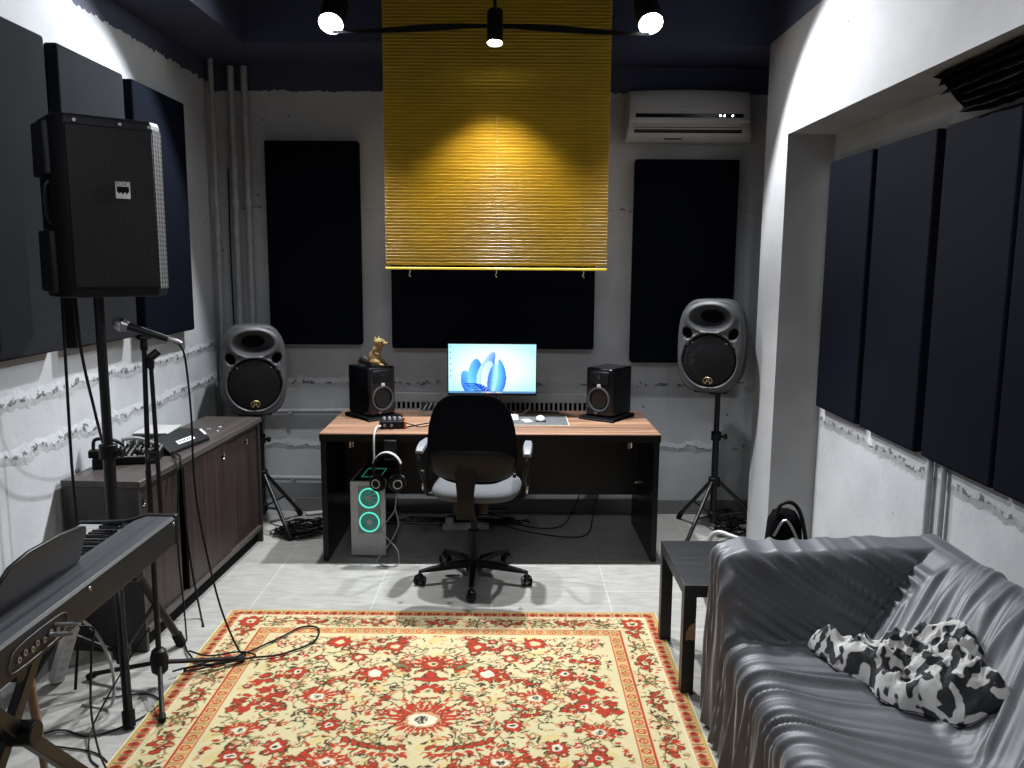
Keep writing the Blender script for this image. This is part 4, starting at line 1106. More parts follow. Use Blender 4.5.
g = G(); g.box(-.05, -.04, .02, L_-.02, .1, .74); g.build('inner_painted_shade', 'black_matte', t)  # black sheet added as the shade seen between the doors
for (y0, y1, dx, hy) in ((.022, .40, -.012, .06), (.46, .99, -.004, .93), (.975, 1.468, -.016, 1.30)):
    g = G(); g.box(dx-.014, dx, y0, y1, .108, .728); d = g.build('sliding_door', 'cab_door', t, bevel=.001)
    g = G(); g.lathe([(.020, -.001), (.022, .003), (.016, .004), (.014, -.001)], (dx, hy, .665), (1, 0, 0), n=24); g.build('ring_pull', 'chrome', d)
    g = G(); g.lathe([(.0145, .0005), (.001, .0006)], (dx, hy, .665), (1, 0, 0), n=20); g.build('pull_recess', 'black_matte', d)

# things on the sideboard
SZ = .775
t = thing('audio_mixer', 'silver faced audio mixer full of knobs on the near end of the sideboard', 'mixer', (-1.765, 3.82, SZ), R(12))
g = G(); g.prism([(-.085, 0), (.085, 0), (.085, .052), (-.085, .034)], 'x', -.10, .10); g.build('mixer_case', 'black_plastic', t, bevel=.004)
g = G(); g.m = Matrix.Translation((0, 0, .044)) @ Matrix.Rotation(.105, 4, 'X'); g.box(-.096, .096, -.082, .082, -.001, .002); g.build('mixer_panel', 'mixer_face', t)
g = G(); rk = random.Random(2)
for i in range(8):
    for j in range(6):
        x = -.085+i*.0243; y = -.068+j*.027; z = .045+(y)*.105; g.cyl((x, y, z), (x, y, z+.014), .006, .0045, n=8)
g.build('mixer_knobs', 'black_plastic', t)
g = G()
for i in range(5): g.cyl((-.08+i*.034, .06, .05), (-.08+i*.034, .062, .085), .008, n=8)
g.build('jack_plugs', 'chrome', t)
t = thing('green_box', 'green box lying on the sideboard behind the silver mixer', 'box', (-1.83, 4.22, SZ), R(4))
g = G(); g.box(-.10, .07, -.10, .12, 0, .060); g.build('box_body', 'green', t, bevel=.002)
g = G(); g.box(-.102, .072, -.102, .122, .060, .068); g.build('box_lid', 'offwhite', t, bevel=.002)
t = thing('audio_unit', 'black case with white lettering on its sloping front, far end of the sideboard gear', 'audio unit', (-1.695, 4.10, SZ), R(80))
g = G(); g.prism([(-.075, 0), (.075, 0), (.075, .062), (-.02, .062), (-.075, .018)], 'x', -.18, .18); cs = g.build('case_body', 'black_plastic', t, bevel=.002)
mw = Matrix.Translation((0, -.0485, .0405)) @ Matrix.Rotation(math.atan2(.044, .055), 4, 'X')
g = G(); g.m = mw; g.box(-.075, .075, -.012, .012, 0, .0012); lb = g.build('white_label', 'badge', cs, bevel=.003)
for q, x in enumerate((-.055, -.032, -.012, .010, .030, .052)):
    g = G(); g.m = mw; g.box(x, x+.011, -.0065, .0065, .0012, .0016); g.box(x+.004, x+.007, -.0025, .0025, .0016, .0018); g.build('label_glyph', 'grey_plastic', lb)
g = G(); g.m = mw; g.box(.165, .185, -.010, .030, 0, .002); g.build('price_sticker', 'badge', cs)
t = thing('power_adapter', 'black plug adapters bunched behind the stand on the near corner of the sideboard', 'adapter', (-1.865, 3.67, SZ), R(20))
g = G(); g.box(-.035, .035, -.03, .03, 0, .05); g.build('adapter_block', 'black_plastic', t, bevel=.005)
g = G(); g.box(-.05, .005, -.02, .025, .05, .085); g.build('plug', 'black_plastic', t, bevel=.006)
g = G(); g.tube([(-.03, 0, .08), (-.02, .01, .13), (.05, .03, .12), (.09, .05, .09)], .008); g.build('adapter_cord', 'cable', t)
g = G(); g.tube([(-1.78, 3.70, .90), (-1.73, 3.74, .90), (-1.70, 3.80, .87), (-1.68, 3.86, .842)], .008)
single(g, 'jack_lead', 'cable_grey', (-1.7, 3.8, .84), 'grey jack lead curving down into the silver mixer', 'cable')
g = G(); g.tube([(-1.68, 3.98, .79), (-1.62, 3.90, .79), (-1.575, 3.84, .785), (-1.555, 3.80, .72), (-1.55, 3.80, .5), (-1.54, 3.82, .25), (-1.50, 3.80, .02), (-1.45, 3.70, .006)], .005)
g.tube([(-1.66, 3.97, .79), (-1.61, 3.86, .79), (-1.570, 3.78, .785), (-1.55, 3.74, .70), (-1.55, 3.70, .4), (-1.52, 3.66, .1), (-1.47, 3.55, .006)], .004)
single(g, 'sideboard_cable', 'cable', (-1.6, 3.9, .006), 'pair of thin cables dropping over the front of the sideboard', 'cable')
for k, (x, y) in enumerate(((-1.70, 4.55), (-1.66, 4.62), (-1.63, 4.50))):
    g = G(); g.box(-.010, .010, -.004, .004, 0, .004); o = g.build('paper_scrap', 'badge'); o.location = (x, y, SZ); o.rotation_euler = (0, 0, k)
    tag(o, ('tiny white scrap on the sideboard top, farthest of the three', 'tiny white scrap on the sideboard top, middle of the three', 'tiny white scrap on the sideboard top, nearest the front edge')[[0, 1, 2][k] if k != 0 else 1] if False else ['tiny white scrap on the sideboard top nearest the wall', 'tiny white scrap on the sideboard top farthest from the camera', 'tiny white scrap on the sideboard top nearest the front edge'][k], 'scrap', 'white scraps on the sideboard')

# wires hanging from the big speaker
g = G(); g.tube([(-1.735, 3.20, 1.60), (-1.75, 3.22, 1.3), (-1.755, 3.22, .9), (-1.75, 3.22, .6), (-1.755, 3.20, .3), (-1.74, 3.10, .01)], .006)
single(g, 'speaker_cable', 'cable', (-1.66, 3.2, .01), 'black cable hanging straight down from the big loudspeaker, left of its pole', 'cable')
g = G(); g.tube([(-1.685, 3.20, 1.59), (-1.685, 3.22, 1.35), (-1.70, 3.32, 1.1), (-1.76, 3.48, .95), (-1.82, 3.62, .88), (-1.875, 3.70, .862)], .006)
single(g, 'speaker_cable', 'cable', (-1.6, 3.3, .8), 'black cable sagging from the big loudspeaker to the adapter on the sideboard', 'cable')

# ------------------------------------------------------------------ microphone stand and microphone
t = thing('microphone_stand', 'black microphone stand with folded boom and tripod base at left', 'microphone stand', (-1.42, 3.15, 0), R(0))
g = G(); g.cyl((0, 0, .08), (0, 0, .90), .011, n=12); g.cyl((0, 0, .88), (.012, 0, 1.40), .0095, n=12); g.build('pole', 'black_metal', t)
g = G(); g.lathe([(.018, .055), (.032, .07), (.036, .12), (.028, .155), (.016, .165)], n=20, cap=True); g.build('base_hub', 'black_plastic', t)
for a, ln in ((R(172), .31), (R(-66), .31), (R(36), .33)):
    dx, dy = math.cos(a), math.sin(a); g = G(); g.cyl((dx*.02, dy*.02, .10), (dx*ln, dy*ln, .026), .0095, n=10); lg = g.build('leg', 'black_metal', t)
    g = G(); g.cyl((dx*ln*.93, dy*ln*.93, .030), (dx*(ln+.01), dy*(ln+.01), .0225 if a < 2 else .0135), .0135, n=10); g.build('rubber_foot', 'rubber', lg)
g = G(); g.cyl((.004, -.012, .965), (.028, .012, .965), .026, n=16); g.cyl((-.01, -.02, .975), (-.035, -.03, .985), .012, n=12); g.build('boom_clutch', 'black_plastic', t, bevel=.003)
g = G(); g.cyl((.042, .0, .66), (.034, .0, 1.31), .0085, n=12); g.build('boom', 'black_metal', t)
g = G(); g.cyl((.034, 0, 1.30), (.034, 0, 1.345), .013, n=12); g.cyl((.034, -.01, 1.34), (.06, .012, 1.365), .016, n=12); g.build('boom_end_knob', 'black_plastic', t, bevel=.002)
g = G(); g.cyl((.012, 0, 1.37), (.012, 0, 1.42), .014, n=12); g.build('clip', 'rubber', t)
t = thing('microphone', 'silver headed microphone clipped on top of the black stand', 'microphone', (-1.408, 3.15, 1.42))
a0 = Vector((-.082, -.01, .050)); a1 = Vector((.11, .0, -.012)); dd = (a1-a0).normalized()
g = G(); g.lathe([(.001, -.028), (.014, -.025), (.023, -.014), (.0255, 0), (.0255, .006)], a0, dd, n=24); 
g.lathe([(.0255, .010), (.022, .024), (.017, .034)], a0, dd, n=24); g.build('mesh_head', 'steel', t)
g = G(); g.lathe([(.0262, .004), (.0268, .008), (.0262, .012)], a0, dd, n=24); g.build('head_ring', 'chrome', t)
g = G(); g.lathe([(.0175, .030), (.0165, .05), (.0125, .17), (.011, .185), (.001, .186)], a0, dd, n=20); g.build('handle', 'black_metal', t)
g = G(); g.lathe([(.0095, .186), (.0095, .225), (.005, .24)], a0, dd, n=14); g.build('connector', 'steel', t)
g = G(); g.tube([(-1.29, 3.15, 1.405), (-1.262, 3.15, 1.375), (-1.25, 3.15, 1.30), (-1.245, 3.16, 1.1), (-1.25, 3.17, .85), (-1.235, 3.20, .6), (-1.20, 3.25, .3), (-1.165, 3.33, .08), (-1.15, 3.38, .020), (-1.22, 3.36, .018), (-1.33, 3.30, .018),
                 (-1.36, 3.24, .020), (-1.28, 3.27, .022), (-1.16, 3.40, .02), (-1.05, 3.56, .018), (-.98, 3.67, .018), (-.90, 3.66, .018), (-.89, 3.52, .018), (-1.00, 3.40, .018), (-1.12, 3.36, .020), (-1.30, 3.30, .018), (-1.40, 3.40, .014), (-1.46, 3.50, .01)], .0042)
g.tube([(-1.40, 3.40, .03), (-1.30, 3.36, .028), (-1.18, 3.40, .028), (-1.10, 3.36, .028), (-1.20, 3.30, .028), (-1.34, 3.26, .028), (-1.40, 3.22, .028)], .004)
single(g, 'microphone_cable', 'cable', (-1.2, 3.3, .014), 'black microphone cable falling from the mic and looping over the rug corner', 'cable')

# ------------------------------------------------------------------ digital piano
t = thing('digital_piano', 'black digital piano seen from behind, at the left edge of the picture', 'piano', (-1.30, 2.08, .755))
# local y along the keyboard (far end = +.665), x right
YE_, YN_ = .665, -.60
g = G()
prof_ = [(.155, 0), (.158, .088), (.150, .096), (.060, .098), (.012, .082), (-.02, .070), (-.17, .064), (-.178, .055), (-.178, 0)]
g.prism([(x, z) for x, z in [(.155, 0), (.158, .088), (.150, .096), (.150, .0)]], 'y', YN_, YE_)
g.build('rear_panel', 'piano_side', t, bevel=.002)
g = G(); g.prism([(.150, .0), (.150, .0955), (.060, .097), (.014, .080), (.014, .0)], 'y', YN_, YE_); g.build('top_panel', 'piano_top', t, bevel=.002)
g = G(); g.prism([(.0145, .0), (.0145, .052), (-.175, .050), (-.178, 0)], 'y', YN_, YE_-.02); g.build('key_bed', 'black_plastic', t, bevel=.002)
for y in (YE_-.028, YN_):
    g = G(); g.prism([(.159, -.003), (.159, .100), (.060, .101), (-.02, .078), (-.180, .072), (-.182, -.003)], 'y', y, y+.028); g.build('end_cheek', 'black_plastic', t, bevel=.004)
ky = (YE_-.03-(YN_+.03))/52
for i in range(52):
    y = YN_+.03+i*ky
    g = G(); g.box(-.165, .012, y+.0006, y+ky-.0006, .053, .068); g.build('white_key', 'key_white', t, bevel=.001, seg=1)
for i in range(52):
    if (i % 7) in (2, 6) or i == 51: continue
    y = YN_+.03+(i+1)*ky; g = G(); g.box(-.078, .012, y-.0055, y+.0055, .068, .079); g.build('black_key', 'black_gloss', t, bevel=.0015, seg=1)
g = G(); g.tube([(.1592, y, z) for y, z in ((-.31, .035), (-.285, .015), (-.10, .015), (-.06, .04), (-.085, .068), (-.27, .068), (-.31, .035))], .0016, n=6, smooth=4)
jp = g.build('jack_plate', 'steel_dark', t)
for k, y in enumerate((-.27, -.245, -.215, -.195, -.165, -.135, -.105)):
    g = G(); g.lathe([(.0075, 0), (.0075, .0025), (.004, .0025), (.004, 0)], (.158, y, .042 if k % 2 else .036), (1, 0, 0), n=14); g.build('socket', 'steel', jp)
for y in (.06, .62):
    g = G(); g.lathe([(.007, 0), (.006, .003), (.001, .0035)], (.158, y, .075), (1, 0, 0), n=12); g.build('panel_screw', 'steel', t)
for y, z in ((-.115, .052), (-.14, .038)):
    g = G(); g.cyl((.158, y, z), (.20, y+.005, z), .006, n=10); g.cyl((.20, y+.005, z), (.215, y+.005, z), .004, n=8); g.build('jack_plug', 'steel', t)
# music rest standing on the top
t = thing('music_rest', 'dark rounded music rest standing on the piano top', 'music rest', (-1.25, 2.04, .848), 0)
g = G()
pl = [(-.16, 0), (.23, 0), (.248, .012), (.256, .098), (.246, .114), (.220, .122), (.10, .138), (-.04, .142), (-.12, .128), (-.158, .095), (-.17, .02)]
g.m = Matrix.Rotation(R(14), 4, 'Y'); g.prism([(a, b) for a, b in pl], 'x', -.006, .006); g.build('rest_board', 'screen_dark', t, bevel=.004, angle=40)
g = G(); g.m = Matrix.Rotation(R(14), 4, 'Y'); g.box(-.035, -.004, -.15, .225, -.008, .010); g.build('rest_lip', 'black_plastic', t, bevel=.003)

# X stand under the piano
t = thing('keyboard_stand', 'black X-shaped stand holding up the digital piano', 'keyboard stand', (-1.41, 2.185, 0))
for s in (-1, 1):
    x = -.016*s
    g = G(); p0 = Vector((x, s*.31, .715)); p1 = Vector((x, -s*.31, .045)); d = (p1-p0).normalized()
    side = Vector((1, 0, 0)); up = d.cross(side)
    rg = lambda c: [tuple(c+side*a+up*b) for a, b in ((-.014, -.021), (.014, -.021), (.014, .021), (-.014, .021))]
    g.loft([rg(p0), rg(p1)]); g.build('cross_bar', 'black_metal', t, bevel=.003)
g = G(); g.cyl((-.05, 0, .38), (.065, 0, .38), .036, n=20); g.build('pivot_disc', 'black_plastic', t, bevel=.004)
for s in (-1, 1):
    g = G(); g.cyl((-.14, s*.315, .730), (.205, s*.315, .730), .020, n=14); tb_ = g.build('support_arm', 'rubber', t)
    g = G(); g.cyl((.205, s*.315, .730), (.235, s*.315, .730), .024, n=12); g.build('end_cap', 'black_plastic', tb_, bevel=.003)
    g = G(); g.cyl((-.22, s*.315, .026), (.22, s*.315, .035), .016, n=14); fb = g.build('foot_bar', 'black_metal', t)
    for q in (-1, 1):
        g = G(); g.cyl((q*.20, s*.315, .029+.005*q), (q*.24, s*.315, .029+.005*q), .023, n=12); g.build('rubber_foot', 'rubber', fb)
# seat under the piano, only its edge in view
t = thing('folding_stool', 'black padded stool with pale wooden legs pushed under the piano', 'stool', (-1.70, 2.36, 0), R(8))
rings = []
for z, k in ((.43, .9), (.44, 1), (.48, 1), (.495, .93), (.50, .5), (.50, .02)):
    rings.append([(sq(2*PI*i/36, .6)[0]*.17*k, sq(2*PI*i/36, .6)[1]*.24*k, z) for i in range(36)])
g = G(); g.loft(rings); g.build('cushion', 'rubber', t, angle=60)
for x in (-.13, .13):
    for y in (-.19, .19):
        g = G(); g.cyl((x, y, .43), (x*1.15, y*1.15, 0), .017, .012, n=12); g.build('leg', 'wood_tan', t)
g = G(); g.box(-.14, .14, -.2, .2, .41, .43); g.build('seat_frame', 'wood_tan', t, bevel=.003)
# white power strip and its cable
t = thing('power_strip', 'white power strip leaning on the piano stand', 'power strip', (-1.775, 3.10, .0))
p0 = Vector((-.08, .07, .012)); p1 = Vector((.085, -.07, .33)); d = (p1-p0).normalized(); side = Vector((.6, .8, 0)).normalized(); side = (side-d*side.dot(d)).normalized(); up = d.cross(side)
rg = lambda c, a=.026, b=.018: [tuple(c+side*x+up*y) for x, y in ((-a, -b), (a, -b), (a, b), (-a, b))]
g = G(); g.loft([rg(p0), rg(p1)]); g.build('strip_body', 'white_plastic', t, bevel=.006)
for k in range(6):
    c = p0.lerp(p1, .10+.155*k); g = G(); g.cyl(c-up*.0195, c+up*.0195, .014, n=16); g.build('socket', 'offwhite', t)
g = G(); g.tube([(-1.685, 3.025, .335), (-1.65, 3.0, .355), (-1.58, 2.98, .31), (-1.52, 2.96, .20), (-1.51, 2.95, .08), (-1.55, 2.97, .008), (-1.66, 3.0, .007)], .006)
single(g, 'power_cable', 'cable_white', (-1.6, 2.97, .0), 'white power cable arching from the white power strip to the floor', 'cable')
g = G(); g.tube([(-1.09, 1.98, .797), (-1.065, 2.0, .78), (-1.09, 2.03, .70), (-1.14, 2.10, .50), (-1.19, 2.22, .30), (-1.27, 2.42, .10), (-1.345, 2.58, .008), (-1.45, 2.68, .005), (-1.62, 2.72, .005)], .0032)
single(g, 'piano_cable', 'cable', (-1.15, 2.1, .003), 'black cable plugged into the back of the piano, hanging to the floor', 'cable')
g = G(); g.tube([(-1.40, 3.02, .30), (-1.48, 2.96, .16), (-1.52, 2.80, .03), (-1.46, 2.66, .005), (-1.40, 2.60, .005)], .003)
g.tube([(-1.75, 2.75, .006), (-1.65, 2.82, .006), (-1.52, 2.78, .006), (-1.42, 2.86, .006), (-1.36, 3.0, .006), (-1.45, 3.08, .006), (-1.60, 3.04, .006)], .0035)
single(g, 'floor_cable', 'cable', (-1.4, 2.7, .003), 'thin black cables trailing over the tiles beneath the piano', 'cable')

# ------------------------------------------------------------------ cable tangles, floor power strip
def tangle(name, label, c, rx, ry, n, m, r=.005, seed=1, hz=.06, extra=None):
    rr = random.Random(seed); g = G()
    for k in range(n):
        pts = []; a = rr.uniform(0, 6); ox, oy = rr.uniform(-.4, .4)*rx, rr.uniform(-.4, .4)*ry; kx, ky = rr.uniform(.3, .8), rr.uniform(.3, .8)
        z0 = .006+hz*rr.random()*(1-math.hypot(ox/rx, oy/ry))
        for q in range(12):
            a += .6+rr.uniform(-.1, .1); pts.append((c[0]+ox+rx*kx*math.cos(a)*rr.uniform(.8, 1.1), c[1]+oy+ry*ky*math.sin(a)*rr.uniform(.8, 1.1), c[2]+max(.005, z0+rr.uniform(-.01, .015))))
        g.tube(pts, r*rr.uniform(.7, 1.1), n=6, smooth=4)
    for e in extra or []: g.tube(e, r, n=6, smooth=5)
    o = g.build(name, m); rebase(o, c); tag(o, label, 'cables', kind='stuff'); return o
tangle('cable_pile', 'heap of coiled black cables on the floor between sideboard and desk', (-1.30, 5.07, 0), .20, .15, 26, 'cable', seed=3, hz=.11)
tangle('cable_pile', 'tangle of black cables on the floor at the foot of the right speaker stand', (1.42, 5.22, 0), .13, .15, 16, 'cable', seed=5, hz=.12)
tangle('cable_pile', 'loose black cables on the floor under the desk around the white power strip', (-.35, 5.28, 0), .40, .08, 12, 'cable', r=.004, seed=8, hz=.05,
       extra=[[(-.1, 5.25, .02), (.1, 5.12, .006), (.35, 5.02, .006), (.48, 5.05, .02), (.52, 5.14, .12), (.56, 5.20, .27)], [(-.05, 5.3, .02), (.15, 5.2, .006), (.32, 5.2, .02), (.40, 5.24, .12), (.46, 5.26, .27)]])
g = G(); g.tube([(-1.50, 5.28, .012), (-1.42, 5.20, .012), (-1.32, 5.14, .02), (-1.22, 5.10, .10)], .006); g.tube([(-1.50, 5.02, .008), (-1.42, 4.99, .008), (-1.30, 5.04, .01)], .005); g.tube([(-1.50, 5.14, .008), (-1.38, 5.10, .008), (-1.28, 4.98, .02)], .005)
single(g, 'floor_cable', 'cable_white', (-1.4, 5.1, .003), 'white cables running out of the black cable heap beside the sideboard', 'cable')
t = thing('power_strip', 'white power strip lying on the floor under the desk behind the chair', 'power strip', (-.30, 5.18, 0), R(4))
g = G(); g.box(-.15, .15, -.028, .028, 0, .036); g.build('strip_body', 'white_plastic', t, bevel=.006)
for k in range(4):
    g = G(); g.cyl((-.11+.06*k, 0, .034), (-.11+.06*k, 0, .038), .018, n=16); g.build('socket', 'offwhite', t)
g = G(); g.box(-.13, -.08, -.03, .02, .038, .075); g.build('plug', 'white_plastic', t, bevel=.005)
t = thing('floor_adapter', 'pale plug adapter resting on top of the cable heap left of the desk', 'adapter', (-1.24, 5.10, .112), R(20))
g = G(); g.box(-.07, .07, -.02, .02, 0, .026); g.build('adapter_body', 'offwhite', t, bevel=.010, seg=3)
g = G(); g.tube([(.07, 0, .014), (.11, .02, .02), (.13, .06, -.02), (.10, .10, -.06)], .005); g.build('adapter_cord', 'cable_white', t)

# ------------------------------------------------------------------ side table
t = thing('side_table', 'square black side table standing at the end of the sofa', 'side table', (.945, 3.375, 0))
h = .265
g = G(); g.box(-h, h, -h, h, .412, .462); g.build('table_top', 'table', t, bevel=.0015)
for x, y in ((-h, -h), (h-.05, -h), (-h, h-.05), (h-.05, h-.05)):
    g = G(); g.box(x, x+.05, y, y+.05, 0, .412); lg = g.build('leg', 'table', t, bevel=.0015)
    if (x, y) == (-h, -h):
        pts = [(x+.0495, .130+.105)]
        s = []
        for k in range(10): a = R(95+k*9.5); s.append((x+.053+.042*math.cos(a), .262+.066*math.sin(a)-.02))
        poly = [(x+.0495, .300)]+[(min(x+.0495, px_), pz) for px_, pz in s]+[(x+.012, .236), (x+.016, .231), (x+.021, .236), (x+.027, .239), (x+.033, .234), (x+.039, .233), (x+.044, .237), (x+.0495, .238)]
        g = G(); g.prism(poly, 'y', -h-.0012, -h); g.prism([(x+.044, .318), (x+.0465, .313), (x+.0495, .314), (x+.0495, .327), (x+.046, .326)], 'y', -h-.0012, -h)
        g.build('sticker', 'tan', lg, smooth=False, label='tan rounded sticker with scalloped lower edge')
g = G(); g.tube([(.98, 3.85, .010), (.93, 3.82, .15), (.92, 3.74, .40), (.94, 3.69, .485), (1.00, 3.62, .490), (1.06, 3.57, .475), (1.09, 3.53, .472)], .010)
single(g, 'white_hose', 'cable_white', (1.05, 3.7, 0), 'white cable curving up behind the side table onto its top', 'cable')
t = thing('white_box', 'small white device lying on the far corner of the side table', 'device', (1.14, 3.50, .462), R(10))
g = G(); g.box(-.07, .05, -.05, .05, 0, .035); g.build('device_body', 'white_plastic', t, bevel=.006)
g = G(); g.box(-.055, .035, -.035, .035, .035, .038); g.build('device_lid', 'offwhite', t, bevel=.002)
# bag behind the sofa
t = thing('shoulder_bag', 'black bag with a strap standing on the floor behind the sofa end', 'bag', (1.31, 3.86, 0), R(-8))
rings = []
for z, k in ((0, .9), (.02, 1), (.30, 1.0), (.48, .85), (.53, .6), (.55, .2)):
    rings.append([(sq(2*PI*i/28, .6)[0]*.09*k, sq(2*PI*i/28, .6)[1]*.08*k, z+.01*math.sin(i*1.7)*k) for i in range(28)])
g = G(); g.loft(rings); g.build('bag_body', 'foam', t, angle=60)
g = G(); g.tube([(-.05, -.04, .50), (-.03, -.05, .58), (.02, -.05, .595), (.06, -.05, .55), (.09, -.05, .44), (.10, -.05, .35)], .010); g.build('strap', 'rubber', t)
g = G(); g.tube([(-.06, -.085, .44), (-.01, -.09, .52), (.05, -.088, .42), (.07, -.088, .30)], .006); g.build('zip', 'steel', t)

# ------------------------------------------------------------------ sofa under its throw
def smooth(t): t = max(0, min(1, t)); return t*t*(3-2*t)
SX0, SX1, SY0, SY1 = .755, 1.615, .85, 3.03
def sofa_h(x, y):
    seat = .435-.02*math.exp(-((x-.95)/.25)**2)
    b = smooth((x-1.16)/.40); bk = .285*b
    a = smooth((y-2.70)/.16); arm = .275*a
    h = seat+max(bk, arm)
    # rounded front edge and outer rims
    r = .09
    if x < SX0+r: d = 1-(x-SX0)/r; h -= r*(1-math.sqrt(max(0, 1-d*d)))*(.75)
    r2 = .06
    if y > SY1-r2: d = (y-(SY1-r2))/r2; h -= r2*(1-math.sqrt(max(0, 1-d*d)))
    if x > SX1-r2: d = (x-(SX1-r2))/r2; h -= r2*(1-math.sqrt(max(0, 1-d*d)))
    return h
def ridge(x, y, z, k=1.0):
    n = noise.noise(Vector((x, y, z))); return (1-min(1, math.sqrt(n*n+.0064)*2.6))**2*1.35*k
def fold(x, y, z, s):
    """cloth folds, metres outward"""
    # s = arc length from the front hem
    cx_, cy_ = 1.20, 2.74
    ang = math.atan2(z-.43, max(.02, cx_-x+.25)); 
    wa = smooth((y-2.66)/.08)*smooth((SY1+.02-y)/.05)*smooth((x-SX0)/.05)            # on arm face/top
    wb = smooth((x-1.16)/.12)*(1-wa)
    ws = 1-max(wa, wb)
    wrp = .055*noise.noise(Vector((x*1.0, y*1.2, z*1.0)))
    # seat: folds run across the seat and drop over the front edge
    fan = (y-2.72)/(1+1.2*max(0, x-.75))
    f1 = ridge((fan+wrp)*17, s*.45, 3.1)*.95+ridge((fan+wrp*1.2)*27, s*.35, 8.7)*.30
    front = 1-smooth((x-.90)/.35)
    f1 *= (.55+.45*math.exp(-((y-2.55)/.40)**2)+.15*front)*(.75+.25*front)
    # arm: folds sweep from the top left corner down to the inner corner
    f2 = ridge((z*1.0+x*.62+wrp)*15, (x-z)*.7, 1.7)*1.0+ridge((z+x*.66+wrp)*22, (x-z)*.6, 5.7)*.22
    # back: long diagonal folds
    f3 = ridge((y*.9-x*.8+z*.2+wrp*1.5)*15, (x+z)*.5+y*.3, 2.7)*1.0+ridge((y*.9-x*.9+z*.2+wrp*1.5)*25, (x+z)*.7, 9.7)*.30
    topk = 1-.75*smooth((z-.66)/.05)
    edgek = 1-.85*smooth((y-2.98)/.05)
    return .027*edgek*(ws*f1+wa*f2*topk+wb*f3*(.4+.6*topk))+.007*noise.noise(Vector((x*5, y*5, z*5)))*topk
def build_sofa():
    t = thing('sofa', 'grey velvet covered sofa against the right wall', 'sofa', (1.2, 1.95, 0))
    ys = list(np.arange(SY0, 1.7, .012))+list(np.arange(1.7, SY1, .0058))+[SY1]
    xs_ = list(np.linspace(SX0, SX0+.09, 14))+list(np.arange(SX0+.097, SX1-.06, .0058))+list(np.linspace(SX1-.06, SX1, 9))
    rows = []
    NS = 42
    for y in ys:
        row = []; h0 = sofa_h(SX0, y)
        for k in range(NS):
            q = k/NS; z = .015+(h0-.015)*q
            row.append((SX0-.014*(1-q)**1.5, y, z, z))
        for x in xs_: row.append((x, y, sofa_h(x, y), h0+(x-SX0)))
        for k in range(1, 8): row.append((SX1, y, sofa_h(SX1, y)-.06*k, 3))
        rows.append(row)
    base = rows[-1]
    for k in range(1, 36):     # drop at the far side
        q = k/36; rows.append([(x, SY1+.004+.018*q, z*(1-q)+.015*q, s) for (x, y, z, s) in base])
    A = np.array(rows); n0, n1 = A.shape[:2]
    P = A[..., :3]
    du = np.gradient(P, axis=0); dv = np.gradient(P, axis=1); N = np.cross(dv, du); N /= np.linalg.norm(N, axis=-1, keepdims=True)+1e-9
    out = []
    for i in range(n0):
        for j in range(n1):
            x, y, z, s = A[i, j]; f = fold(x, y, z, s)
            if x < SX0+.0005 and i < len(ys): f += .012*math.sin((y+.03*math.sin(z*6))*44)*smooth((.38-z)/.3)*(1-smooth((y-2.9)/.1))
            nx, ny, nz = N[i, j]; out.append((x+nx*f-1.2, min(y+ny*f, SY1+.05)-1.95, max(.006, z+nz*f)))
    fs = [(i*n1+j, i*n1+j+1, (i+1)*n1+j+1, (i+1)*n1+j) for i in range(n0-1) for j in range(n1-1)]
    me = bpy.data.meshes.new('throw_cover'); me.from_pydata(out, [], fs); me.materials.append(M['velvet'])
    me.polygons.foreach_set('use_smooth', [True]*len(me.polygons)); me.update()
    o = bpy.data.objects.new('throw_cover', me); COL.objects.link(o); o.parent = t
    # body beneath
    g = G(); g.box(SX0+.06-1.2, SX1-.06-1.2, SY0+.02-1.95, SY1-.07-1.95, .05, .38); g.build('base_frame', 'black_matte', t)
    g = G(); g.box(1.46-1.2, SX1-.04-1.2, SY0+.02-1.95, SY1-.08-1.95, .38, .62); g.build('backrest_frame', 'black_matte', t)
    for x in (.82, 1.60):
        for y in (SY0+.08, SY1-.14): g = G(); g.cyl((x-1.2, y-1.95, 0), (x-1.2, y-1.95, .06), .025, n=14); g.build('foot', 'black_matte', t)
    return t
build_sofa()

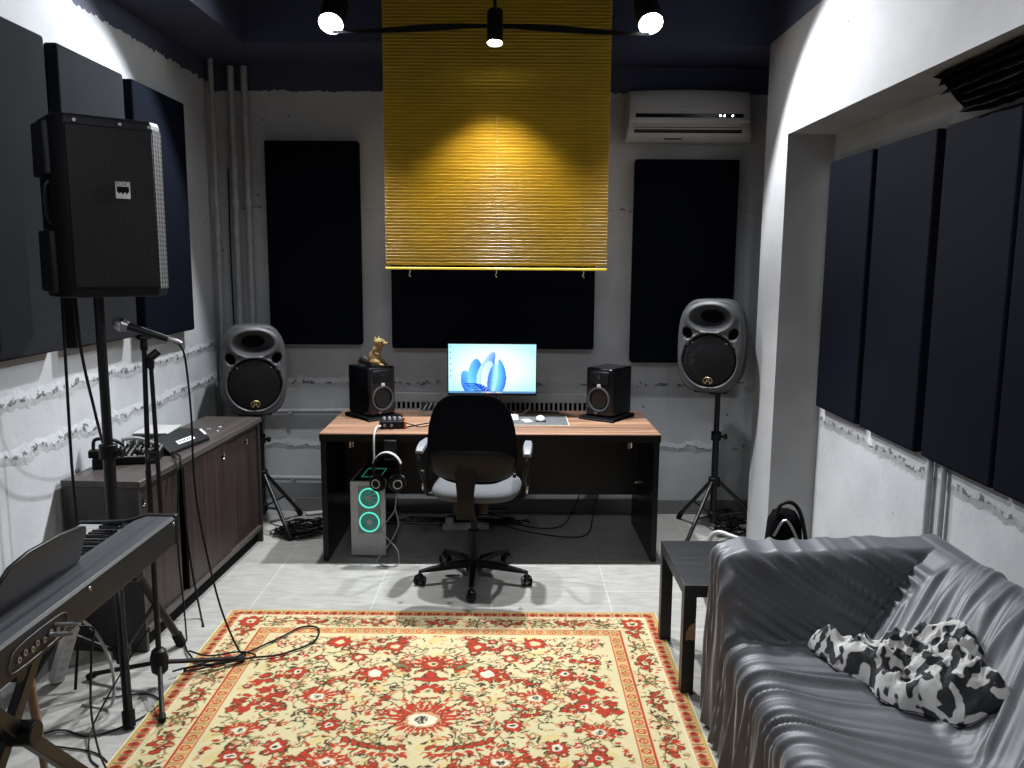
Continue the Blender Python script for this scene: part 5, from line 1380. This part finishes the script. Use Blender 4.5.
# crumpled printed clothing on the sofa
def build_cloth():
    cx_, cy_ = 1.205, 2.375; NU, NV = 150, 110
    ang = R(-14)    # long axis roughly along -y, leaning to the right towards the camera
    def out(u, v):
        a = 2*PI*u; r = v
        rad = 1+.16*math.sin(3*a+.6)+.10*math.sin(5*a+2)+.07*math.sin(9*a)
        lx = .150*math.cos(a)*rad*r; ly = .27*math.sin(a)*rad*r
        x = cx_+lx*math.cos(ang)-ly*math.sin(ang)*-1*-1; y = cy_+lx*math.sin(ang)+ly*math.cos(ang)
        x = cx_+lx+(-.13)*ly/.37*1.0*.75; 
        base = sofa_h(x, y)+.022
        thick = .085*(1-r**2.4)**.6 if r < 1 else 0
        waist = 1-.45*math.exp(-((ly-.13)/.05)**2)
        cr = 0
        for k, am in ((9, .034), (19, .024), (38, .013)):
            cr += am*(1-abs(noise.noise(Vector((x*k, y*k*.8, k)))*2.4))
        z = base+thick*waist*(1.0)+cr*(1-r**5)*.95+.004*(1-r)
        jx = .012*noise.noise(Vector((x*14, y*14, 3))); jy = .012*noise.noise(Vector((x*14, y*14, 7)))
        return (x+jx, y+jy, z)
    g = G(); g.grid(out, NU, NV)
    g.grid(lambda u, v: (lambda p: (p[0], p[1], sofa_h(p[0], p[1])+.016))(out(u, v)), 60, 6)
    o = g.build('crumpled_garment', 'cloth_bw', angle=80); rebase(o, (cx_, cy_, sofa_h(cx_, cy_))); 
    tag(o, 'crumpled black and white printed garment lying on the grey sofa', 'clothing')
build_cloth()

ALB = 0.6
for m in M.values():
    nt = m.node_tree; b = nt.nodes['Principled BSDF']
    if b.inputs['Emission Strength'].default_value > 0 or not b.inputs['Base Color'].is_linked: continue
    src = b.inputs['Base Color'].links[0].from_socket
    mx = nt.nodes.new('ShaderNodeMix'); mx.data_type = 'RGBA'; mx.blend_type = 'MULTIPLY'; mx.inputs[0].default_value = 1; mx.inputs[7].default_value = (ALB, ALB, ALB, 1)
    nt.links.new(src, mx.inputs[6]); nt.links.new(mx.outputs[2], b.inputs['Base Color'])

# ------------------------------------------------------------------ world, camera, view
w = bpy.data.worlds.new('World'); SC.world = w; w.use_nodes = True
w.node_tree.nodes['Background'].inputs[0].default_value = (.6, .66, .8, 1); w.node_tree.nodes['Background'].inputs[1].default_value = .15
cam = bpy.data.cameras.new('Camera'); cam.sensor_width = 36; cam.lens = 830/1024*36; cam.clip_start = .05
co = bpy.data.objects.new('Camera', cam); COL.objects.link(co)
co.matrix_world = Matrix.Translation((0, 0, 1.713)) @ Matrix.Rotation(.0012, 4, 'Z') @ Matrix.Rotation(PI/2-R(8.36), 4, 'X') @ Matrix.Rotation(R(.4), 4, 'Z')
SC.camera = co
vs = SC.view_settings; vs.view_transform = 'Standard'; vs.look = 'None'; vs.gamma = 1; vs.use_curve_mapping = False; vs.exposure = 1.3
SC.cycles.max_bounces = 6; SC.cycles.use_denoising = True
